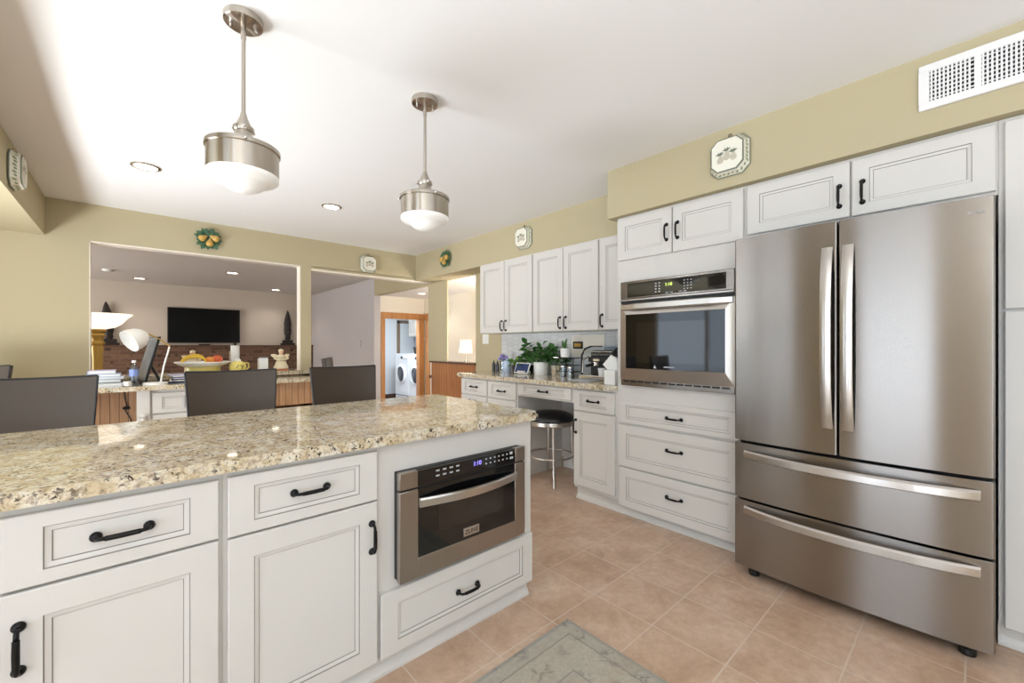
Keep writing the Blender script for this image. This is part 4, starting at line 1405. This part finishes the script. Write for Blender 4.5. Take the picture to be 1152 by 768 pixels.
# ---------------------------------------------------------------- family room
tl = thing('torchiere_lamp', 'ornate gold floor lamp with a glowing alabaster bowl at the opening edge', 'lamp', (-0.281, 5.95, FZ))
c0 = (-0.281, 5.95, FZ)
MB().lathe([(0.0, 0), (0.17, 0), (0.175, 0.02), (0.12, 0.05), (0.05, 0.09), (0.04, 0.14), (0.0, 0.14)], c0, 'Z', 32).build('base', 'gold', tl)
b = MB()
b.lathe([(0.0, 0.13), (0.04, 0.13), (0.045, 0.5), (0.036, 0.9), (0.040, 1.40), (0.046, 1.50), (0.040, 1.52), (0.055, 1.535), (0.055, 1.555), (0.040, 1.57), (0.046, 1.60), (0.060, 1.625), (0.048, 1.645),
         (0.066, 1.665), (0.066, 1.685), (0.03, 1.69), (0.0, 1.69)], c0, 'Z', 28)
b.build('column', 'gold', tl)
MB().lathe([(0.0, 1.685), (0.06, 1.688), (0.13, 1.705), (0.18, 1.74), (0.225, 1.80), (0.262, 1.832), (0.268, 1.842), (0.255, 1.842), (0.21, 1.81), (0.16, 1.755), (0.10, 1.72), (0.0, 1.71)], c0, 'Z', 48, caps=False).build('bowl_shade', 'glow', tl)

tv = thing('television', 'black wall-mounted flat television above the brick wainscot', 'television', (1.118, 11.06, 1.28))
MB().box(0.489, 1.746, 11.03, 11.075, 1.285, 2.02, 0, 0.004, 1).build('bezel', 'black', tv)
MB().box(0.505, 1.730, 11.0275, 11.031, 1.303, 2.006).build('screen', 'tv', tv)
MB().box(0.95, 1.28, 11.07, 11.099, 1.5, 1.8).build('wall_bracket', 'black', tv)
for x_ in (0.50, 1.735):
    pass
sb = MB().box(1.0, 1.20, 10.985, 11.05, 1.2385, 1.262, 0, 0.006, 2).build('media_box', 'black')
tag(sb, 'small black box on the brick ledge beneath the television', 'media box')
MB().box(1.03, 1.17, 10.9835, 10.986, 1.246, 1.255).build('front_panel', 'tv', sb)


def carved(x, label, lean):
    r = thing('carved_figure', label, 'sculpture', (x, 11.04, 1.2385), 'carved wooden figures on the brick ledge')
    c0 = (x, 11.03, 1.2385)
    MB().box(x - 0.15, x + 0.15, 10.975, 11.085, 1.2385, 1.285, 0, 0.008, 2).box(x - 0.11, x + 0.11, 10.985, 11.08, 1.285, 1.36, 0, 0.012, 2).build('base', 'darkwood', r)
    b = MB()
    prof = [(0.06, 0.12), (0.085, 0.16), (0.075, 0.21), (0.098, 0.27), (0.105, 0.36), (0.096, 0.44), (0.105, 0.50), (0.09, 0.60), (0.062, 0.70), (0.036, 0.78), (0.004, 0.835)]
    rows = []
    for (rr, h) in prof:
        rows.append([(x + lean * (h - 0.12) + rr * cos(2 * pi * k / 16) * 0.78, 11.03 + rr * 0.42 * sin(2 * pi * k / 16), 1.2385 + h) for k in range(16)])
    b.grid(rows, 0, True, True, True, True)
    for (z_, s_) in ((0.30, 0.05), (0.40, 0.06), (0.52, 0.05)):
        b.ball((x + lean * (z_ - 0.12) + 0.01, 10.99, 1.2385 + z_), s_ * 0.7, 0, 10, (1, 0.5, 1.2))
    b.build('figure', 'darkwood', r)
    return r


carved(-0.37, 'dark pointed wood carving on the brick ledge behind the glowing floor lamp', -0.06)
carved(2.715, 'dark pointed wood carving on the brick ledge right of the television', 0.0)
th_ = MB().box(XW - 0.012, XW, 8.02, 8.08, 1.20, 1.33, 0, 0.003, 1).build('wall_switch', 'mark')
tag(th_, 'slim grey switch plate on the pale grey wall left of the laundry doorway', 'switch')
MB().box(XW - 0.016, XW - 0.012, 8.035, 8.065, 1.235, 1.295, 0, 0.001, 1).build('rocker', 'whitetrim', th_)

# ---------------------------------------------------------------- hall and laundry
hc = thing('console_table', 'small wooden console in the bright hall beneath the crystal lamp', 'table', (4.16, 5.9, FZ))
MB().box(4.0, 4.32, 5.55, 6.25, 0.80, 0.84, 0, 0.004, 1).build('table_top', 'walnut', hc)
for x_ in (4.03, 4.29):
    for y_ in (5.59, 6.21):
        MB().tube([(x_, y_, 0.80), (x_, y_, FZ)], [0.022, 0.016], 8).build('leg', 'walnut', hc)
hl = thing('table_lamp', 'table lamp with pale glass shades in the bright hall beyond the half wall', 'lamp', (4.12, 5.72, 0.84))
c0 = (4.12, 5.72, 0.84)
MB().lathe([(0.0, 0.0), (0.06, 0.0), (0.055, 0.015), (0.018, 0.03), (0.015, 0.10), (0.03, 0.13), (0.016, 0.16), (0.012, 0.29), (0.0, 0.29)], c0, 'Z', 20).build('base', 'nickel', hl)
MB().lathe([(0.115, 0.27), (0.095, 0.49), (0.092, 0.49), (0.112, 0.27)], c0, 'Z', 28, caps=False).build('lamp_shade', 'shade', hl)
b = MB()
for k in range(12):
    a = 2 * pi * k / 12
    b.tube([(c0[0] + 0.117 * cos(a), c0[1] + 0.117 * sin(a), 1.11), (c0[0] + 0.097 * cos(a), c0[1] + 0.097 * sin(a), 1.33)], 0.004, 6)
b.build('shade_ribs', 'nickel', hl)
nw = thing('newel_post', 'dark wood stair post end beside the laundry doorway', 'stair post', (3.96, 6.40, FZ))
MB().box(3.92, 4.0, 6.36, 6.44, FZ, 0.66, 0, 0.006, 1).build('post', 'walnut', nw)
MB().box(3.87, 4.05, 6.31, 6.49, 0.66, 0.71, 0, 0.012, 2).build('cap', 'walnut', nw)


def front_loader(y0, y1, label, z0=0.02):
    r = thing('washing_machine', label, 'washing machine', (5.2, (y0 + y1) / 2, FZ), 'laundry machines')
    yc = (y0 + y1) / 2
    MB().box(4.83, 5.55, y0, y1, z0, 1.03, 0, 0.015, 2).build('cabinet', 'washer', r)
    MB().box(4.84, 5.55, y0, y1, FZ, z0 - 0.015, 0, 0.008, 1).build('pedestal', 'washer', r)
    MB().box(4.85, 5.5, y0 + 0.005, y1 - 0.005, z0 - 0.016, z0).build('plinth_gap', 'black', r)
    d_ = MB().lathe([(0.19, 0.0), (0.235, 0.0), (0.24, 0.012), (0.22, 0.035), (0.185, 0.045), (0.18, 0.03)], (0, 0, 0), 'Y', 36, caps=False)
    for v_ in d_.bm.verts:
        x, y, z = v_.co
        v_.co = Vector((4.832 + y, yc + x, 0.53 + z))
    dr_ = d_.build('door_ring', 'washer', r)
    g_ = MB().lathe([(0.0, 0.05), (0.06, 0.045), (0.13, 0.03), (0.19, 0.006), (0.0, 0.0)], (0, 0, 0), 'Y', 32)
    for v_ in g_.bm.verts:
        x, y, z = v_.co
        v_.co = Vector((4.829 + y, yc + x, 0.53 + z))
    g_.build('door_glass', 'drum', dr_)
    MB().box(4.820, 4.832, y0 + 0.04, y1 - 0.20, 0.905, 0.965, 0, 0.003, 1).build('detergent_drawer', 'whitetrim', r)
    k_ = MB().lathe([(0.0, 0.03), (0.028, 0.028), (0.032, 0.0), (0.0, 0.0)], (0, 0, 0), 'Y', 20)
    for v_ in k_.bm.verts:
        x, y, z = v_.co
        v_.co = Vector((4.831 + y, yc - 0.02 + x, 0.935 + z))
    k_.build('dial', 'black', r)
    MB().box(4.826, 4.832, y0 + 0.05, y0 + 0.18, 0.915, 0.955).build('display', 'drum', r)
    return r


front_loader(9.02, 9.70, 'white front-loading washing machine further in, at the left through the laundry doorway')
front_loader(8.32, 9.00, 'white front-loading machine nearer the laundry door casing')
bk = thing('laundry_basket', 'dark basket with folded things on top of the nearer laundry machine', 'basket', (5.0, 8.80, 1.0301))
b = MB()
rows = []
for (q, z_) in ((0.85, 0.0), (1.0, 0.16), (0.96, 0.16), (0.82, 0.012)):
    rows.append([(5.02 + 0.17 * q * cos(2 * pi * k / 24), 8.79 + 0.17 * q * sin(2 * pi * k / 24), 1.0305 + z_) for k in range(24)])
b.grid(rows, 0, True, True, True, True)
b.build('body', 'basket', bk)
b = MB().ball((5.0, 8.75, 1.19), 0.08, 0, 12, (1.2, 1.5, 0.6)).ball((5.04, 8.86, 1.19), 0.07, 0, 12, (1.1, 1.2, 0.6))
b.build('folded_cloth', 'leather', bk)
MB().tube([(5.02, 8.63, 1.15), (5.02, 8.62, 1.23), (5.02, 8.70, 1.26)], 0.012, 8).build('handle', 'basket', bk)
lc = unit('white wall cabinet over the laundry machines', 'X', 5.15, 8.0, 9.58, 1.45, 2.2, 0.55, [('door', 8.80, 9.57, 1.46, 2.19, None), ('door', 8.01, 8.79, 1.46, 2.19, None)], 'laundry_cabinet')
struct('door_1', 'laundry_wall', (5.30, 5.72, 10.37, 10.395, FZ, 1.82))
M['greywood'] = wood('weathered_brown_frame', '#97816f', '#806a5a', 0.5)
struct('trim_8', 'greywood', (5.22, 5.30, 10.36, 10.40, FZ, 1.90), (5.22, 5.74, 10.36, 10.40, 1.82, 1.90))

# ---------------------------------------------------------------- things on the right-hand counter
KZ = 0.943


def bottle(x, y, h, r_, mat_, label, capm, name='bottle', group=None):
    t = thing(name, label, 'bottle', (x, y, KZ), group)
    MB().lathe([(0.0, 0.0), (r_ * 0.95, 0.0), (r_, 0.004), (r_, h * 0.62), (r_ * 0.9, h * 0.70), (r_ * 0.42, h * 0.78), (0.0, h * 0.78)], (x, y, KZ), 'Z', 20).build('body', mat_, t)
    MB().lathe([(0.0, h * 0.76), (r_ * 0.5, h * 0.76), (r_ * 0.5, h * 0.88), (r_ * 0.3, h * 0.9), (r_ * 0.26, h), (0.0, h)], (x, y, KZ), 'Z', 14).build('cap', capm, t)
    return t


bottle(3.10, 3.745, 0.125, 0.020, 'drum', 'small dark dropper bottle at the far end of the counter', 'black', 'dropper_bottle')
bottle(3.08, 3.655, 0.125, 0.020, 'drum', 'small dark dropper bottle next to the purple flowers', 'black', 'dropper_bottle')
fl = thing('flower_vase', 'clear vase of pale purple flowers beside the dark dropper bottles', 'vase', (3.11, 3.59, KZ))
MB().lathe([(0.0, 0.0), (0.036, 0.0), (0.038, 0.05), (0.034, 0.11), (0.040, 0.12), (0.038, 0.12), (0.032, 0.11), (0.034, 0.008), (0.0, 0.008)], (3.11, 3.59, KZ), 'Z', 20).build('glass_vase', 'clear', fl)
b = MB()
b2 = MB()
for k in range(12):
    a = random.uniform(0, 6.28)
    rr = random.uniform(0.0, 0.05)
    p_ = (3.11 + rr * cos(a), 3.59 + rr * sin(a), KZ + random.uniform(0.14, 0.185))
    b.ball(p_, random.uniform(0.016, 0.024), 0, 8)
    b2.tube([(3.11 + rr * 0.3 * cos(a), 3.59 + rr * 0.3 * sin(a), KZ + 0.01), p_], 0.0018, 5)
b.build('blossoms', 'purple', fl)
b2.build('stems', 'stem', fl)
bj = thing('blue_jar', 'tall pale blue translucent jar with a lid beside the flowers', 'jar', (3.08, 3.49, KZ))
MB().lathe([(0.0, 0.0), (0.045, 0.0), (0.047, 0.01), (0.047, 0.12), (0.040, 0.128), (0.0, 0.128)], (3.08, 3.49, KZ), 'Z', 24).build('body', 'jarblue', bj)
MB().lathe([(0.0, 0.125), (0.043, 0.125), (0.043, 0.148), (0.0, 0.15)], (3.08, 3.49, KZ), 'Z', 24).build('lid', 'clear', bj)


def foliage(mb, c, n, rad, hgt, ln, wd, rnd, down=0.0, mi=0):
    for k in range(n):
        a = rnd.uniform(0, 2 * pi)
        rr = rad * math.sqrt(rnd.uniform(0.02, 1))
        z_ = rnd.uniform(0.15, 1.0) * hgt * (1.05 - 0.5 * (rr / rad) ** 2) - down * rr / rad * rnd.uniform(0, 1)
        b_ = Vector((c[0] + rr * cos(a), c[1] + rr * sin(a), c[2] + z_))
        l_ = ln * rnd.uniform(0.7, 1.2)
        el = rnd.uniform(-0.5, 0.9)
        t_ = b_ + Vector((cos(a) * cos(el), sin(a) * cos(el), sin(el))) * l_
        mb.leaf(b_, t_, wd * rnd.uniform(0.8, 1.15), (rnd.uniform(-0.6, 0.2), rnd.uniform(-0.4, 0.4), 1), mi, 0.12)


def potted(name, label, c, pr, ph, potm, n, rad, hgt, ln, wd, seed, lm='leaf', cat='potted plant', taper=0.88):
    t = thing(name, label, cat, c)
    MB().lathe([(0.0, 0.0), (pr * taper, 0.0), (pr * taper, 0.004), (pr, ph - 0.004), (pr, ph), (pr * 0.92, ph), (pr * 0.90, ph - 0.02), (0.0, ph - 0.02)], c, 'Z', 32).build('pot', potm, t)
    MB().lathe([(0.0, ph - 0.018), (pr * 0.89, ph - 0.018), (0.0, ph - 0.012)], c, 'Z', 20).build('soil', 'soil', t)
    rnd = random.Random(seed)
    f = MB()
    cc = (c[0], c[1], c[2] + ph - 0.01)
    foliage(f, cc, n, rad, hgt, ln, wd, rnd, ph * 0.3)
    f.build('foliage', lm, t)
    s_ = MB()
    for k in range(max(4, n // 6)):
        a = rnd.uniform(0, 2 * pi)
        rr = rad * 0.7 * rnd.random()
        s_.tube([(c[0] + pr * 0.4 * cos(a), c[1] + pr * 0.4 * sin(a), c[2] + ph - 0.016), (c[0] + rr * cos(a), c[1] + rr * sin(a), c[2] + ph + hgt * rnd.uniform(0.4, 0.9))], 0.002, 5)
    s_.build('stems', 'stem', t)
    return t


potted('potted_plant', 'leafy green plant in a white cylinder pot beside the smart display', (3.09, 2.975, KZ), 0.078, 0.128, 'white', 80, 0.125, 0.19, 0.08, 0.060, 4)
potted('potted_plant', 'bushy green plant in a dark pot behind the smart display', (3.15, 3.225, KZ), 0.060, 0.085, 'black', 64, 0.11, 0.24, 0.08, 0.060, 9)
potted('potted_plant', 'small light green plant in a black pot between blue jar and display', (3.12, 3.385, KZ), 0.045, 0.08, 'black', 26, 0.06, 0.11, 0.06, 0.04, 12, 'leaf2')
potted('potted_plant', 'dark leafy plant in a patterned jar left of the wire stand', (3.14, 2.795, KZ), 0.065, 0.10, 'granite', 46, 0.095, 0.19, 0.075, 0.055, 21)
sdp = thing('smart_display', 'white-framed smart display with a dark blue screen on the counter', 'smart display', (3.02, 3.16, KZ))
b = MB()
b.box(-0.006, 0.006, -0.105, 0.105, 0.0, 0.118, 0, 0.005, 2)
rt = Matrix.Rotation(R(22), 4, 'Y')
for v_ in b.bm.verts:
    v_.co = rt @ v_.co + Vector((2.985, 3.165, KZ + 0.006))
b.build('bezel', 'white', sdp)
b = MB()
b.box(-0.0068, -0.0058, -0.094, 0.094, 0.012, 0.107)
for v_ in b.bm.verts:
    v_.co = rt @ v_.co + Vector((2.985, 3.165, KZ + 0.006))
b.build('screen', 'screen', sdp)
MB().box(2.985, 3.065, 3.10, 3.23, KZ, KZ + 0.035, 0, 0.01, 2).build('base', 'white', sdp)

ws = thing('wire_stand', 'dark wire stand with a glass shelf carrying the smallest pot', 'stand', (3.10, 2.60, KZ))
b = MB()
for x_ in (3.03, 3.17):
    for y_ in (2.50, 2.71):
        b.tube([(x_, y_, KZ), (x_, y_, KZ + 0.175)], 0.0035, 6)
for z_ in (0.05, 0.11, 0.175):
    b.tube([(3.03, 2.50, KZ + z_), (3.17, 2.50, KZ + z_), (3.17, 2.71, KZ + z_), (3.03, 2.71, KZ + z_), (3.03, 2.50, KZ + z_)], 0.003, 6)
b.build('wire_frame', 'blackmetal', ws)
MB().box(3.02, 3.18, 2.47, 2.74, KZ + 0.179, KZ + 0.186, 0, 0.001, 1).build('glass_shelf', 'clear', ws)
kp = potted('potted_plant', 'tiny two-leaf plant in a small white pot on the glass shelf', (3.07, 2.63, KZ + 0.1862), 0.052, 0.085, 'white', 0, 0.03, 0.05, 0.05, 0.04, 5)
b = MB()
for (dy, dz, ex) in ((0.035, 0.085, 0.0), (-0.03, 0.075, -0.02), (0.0, 0.10, 0.03)):
    b.leaf((3.07, 2.63, KZ + 0.26), (3.07 + ex, 2.63 + dy, KZ + 0.27 + dz), 0.036, (-1, 0, 0.2), 0, 0.1)
b.build('leaves', 'leaf', kp)
for i, (x_, y_, r_, h_, lb) in enumerate(((3.07, 2.66, 0.032, 0.085, 'glass jar inside the wire stand nearer the plants'), (3.06, 2.56, 0.036, 0.075, 'glass jar inside the wire stand nearer the coffee machine'))):
    j = MB().lathe([(0.0, 0.0), (r_, 0.0), (r_, h_), (r_ * 0.85, h_ + 0.01), (0.0, h_ + 0.01)], (x_, y_, KZ), 'Z', 20).build('glass_jar', 'clear')
    tag(j, lb, 'jar')
    MB().lathe([(0.0, h_ + 0.008), (r_ * 0.9, h_ + 0.008), (r_ * 0.9, h_ + 0.022), (0.0, h_ + 0.024)], (x_, y_, KZ), 'Z', 20).build('lid', 'steel_h', j)
    MB().lathe([(0.0, 0.003), (r_ * 0.92, 0.003), (r_ * 0.92, h_ * 0.7), (0.0, h_ * 0.72)], (x_, y_, KZ), 'Z', 16).build('contents', 'granite', j)

# coffee machine
cm = thing('coffee_machine', 'black and chrome espresso machine with clear lid beside the oven tower', 'coffee machine', (3.06, 2.18, KZ))
y0, y1 = 2.0, 2.335
MB().box(3.07, 3.24, y0, y1, KZ, KZ + 0.255, 0, 0.02, 2).build('body', 'black', cm)
MB().box(2.90, 3.075, y0, y1, KZ, KZ + 0.045, 0, 0.012, 2).build('drip_tray', 'chrome', cm)
b = MB()
b.box(2.93, 3.08, y0 + 0.05, y1 - 0.08, KZ + 0.155, KZ + 0.20, 0, 0.012, 2)
b.build('brew_head', 'black', cm)
MB().lathe([(0.0, 0.0), (0.034, 0.0), (0.036, 0.03), (0.0, 0.03)], (2.975, 2.20, KZ + 0.125), 'Z', 20).build('portafilter', 'chrome', cm)
MB().tube([(2.95, 2.20, KZ + 0.14), (2.86, 2.215, KZ + 0.125)], [0.010, 0.013], 10).build('portafilter_handle', 'black', cm)
b = MB()
sid = [(2.935, KZ + 0.03), (2.935, KZ + 0.215), (2.985, KZ + 0.275), (3.07, KZ + 0.297), (3.24, KZ + 0.297), (3.24, KZ + 0.285), (3.075, KZ + 0.285), (2.992, KZ + 0.264), (2.947, KZ + 0.21), (2.947, KZ + 0.03)]
for yy in (y0, y1 - 0.012):
    MB().prism(sid, yy, yy + 0.012, 0, False, 0, 'Y').build('side_frame', 'black', cm)
b = MB()
pf = [(2.938, KZ + 0.215), (2.987, KZ + 0.272), (3.07, KZ + 0.293), (3.24, KZ + 0.293)]
b.grid([[(x_, y0 + 0.01, z_) for x_, z_ in pf], [(x_, y1 - 0.01, z_) for x_, z_ in pf]], 0, True)
b.build('clear_lid', 'clear', cm)
MB().tube([(2.955, y0 + 0.02, KZ + 0.245), (2.955, y1 - 0.02, KZ + 0.245)], 0.006, 8).build('lid_rail', 'chrome', cm)
MB().tube([(3.0, 2.30, KZ + 0.20), (2.93, 2.305, KZ + 0.17), (2.92, 2.305, KZ + 0.06)], 0.006, 8).build('steam_wand', 'chrome', cm)
MB().box(2.915, 2.935, 2.13, 2.19, KZ + 0.165, KZ + 0.185, 0, 0.003, 1).build('front_label', 'cream', cm)
tag(MB().lathe([(0.0, 0.0), (0.028, 0.0), (0.036, 0.06), (0.034, 0.06), (0.026, 0.004), (0.0, 0.004)], (2.95, 2.12, KZ + 0.046), 'Z', 20).build('espresso_cup', 'white'), 'white cup on the drip tray of the coffee machine', 'cup')
tr = MB().box(2.73, 2.885, 2.10, 2.30, KZ, KZ + 0.010, 0, 0.004, 1).build('serving_tray', 'mark')
tag(tr, 'small grey tray on the counter before the coffee machine', 'tray')
nb = thing('napkin_box', 'white square napkin holder at the counter edge by the oven tower', 'napkin holder', (2.74, 1.87, KZ))
MB().box(2.69, 2.80, 1.815, 1.915, KZ, KZ + 0.112, 0, 0.003, 1).build('box', 'white', nb)
b = MB()
b.prism([(1.825, KZ + 0.112), (1.915, KZ + 0.112), (1.958, KZ + 0.150), (1.885, KZ + 0.225), (1.835, KZ + 0.205), (1.815, KZ + 0.15)], 2.73, 2.755, 0, False, 0.004, 'X')
b.build('folded_napkin', 'paper', nb)
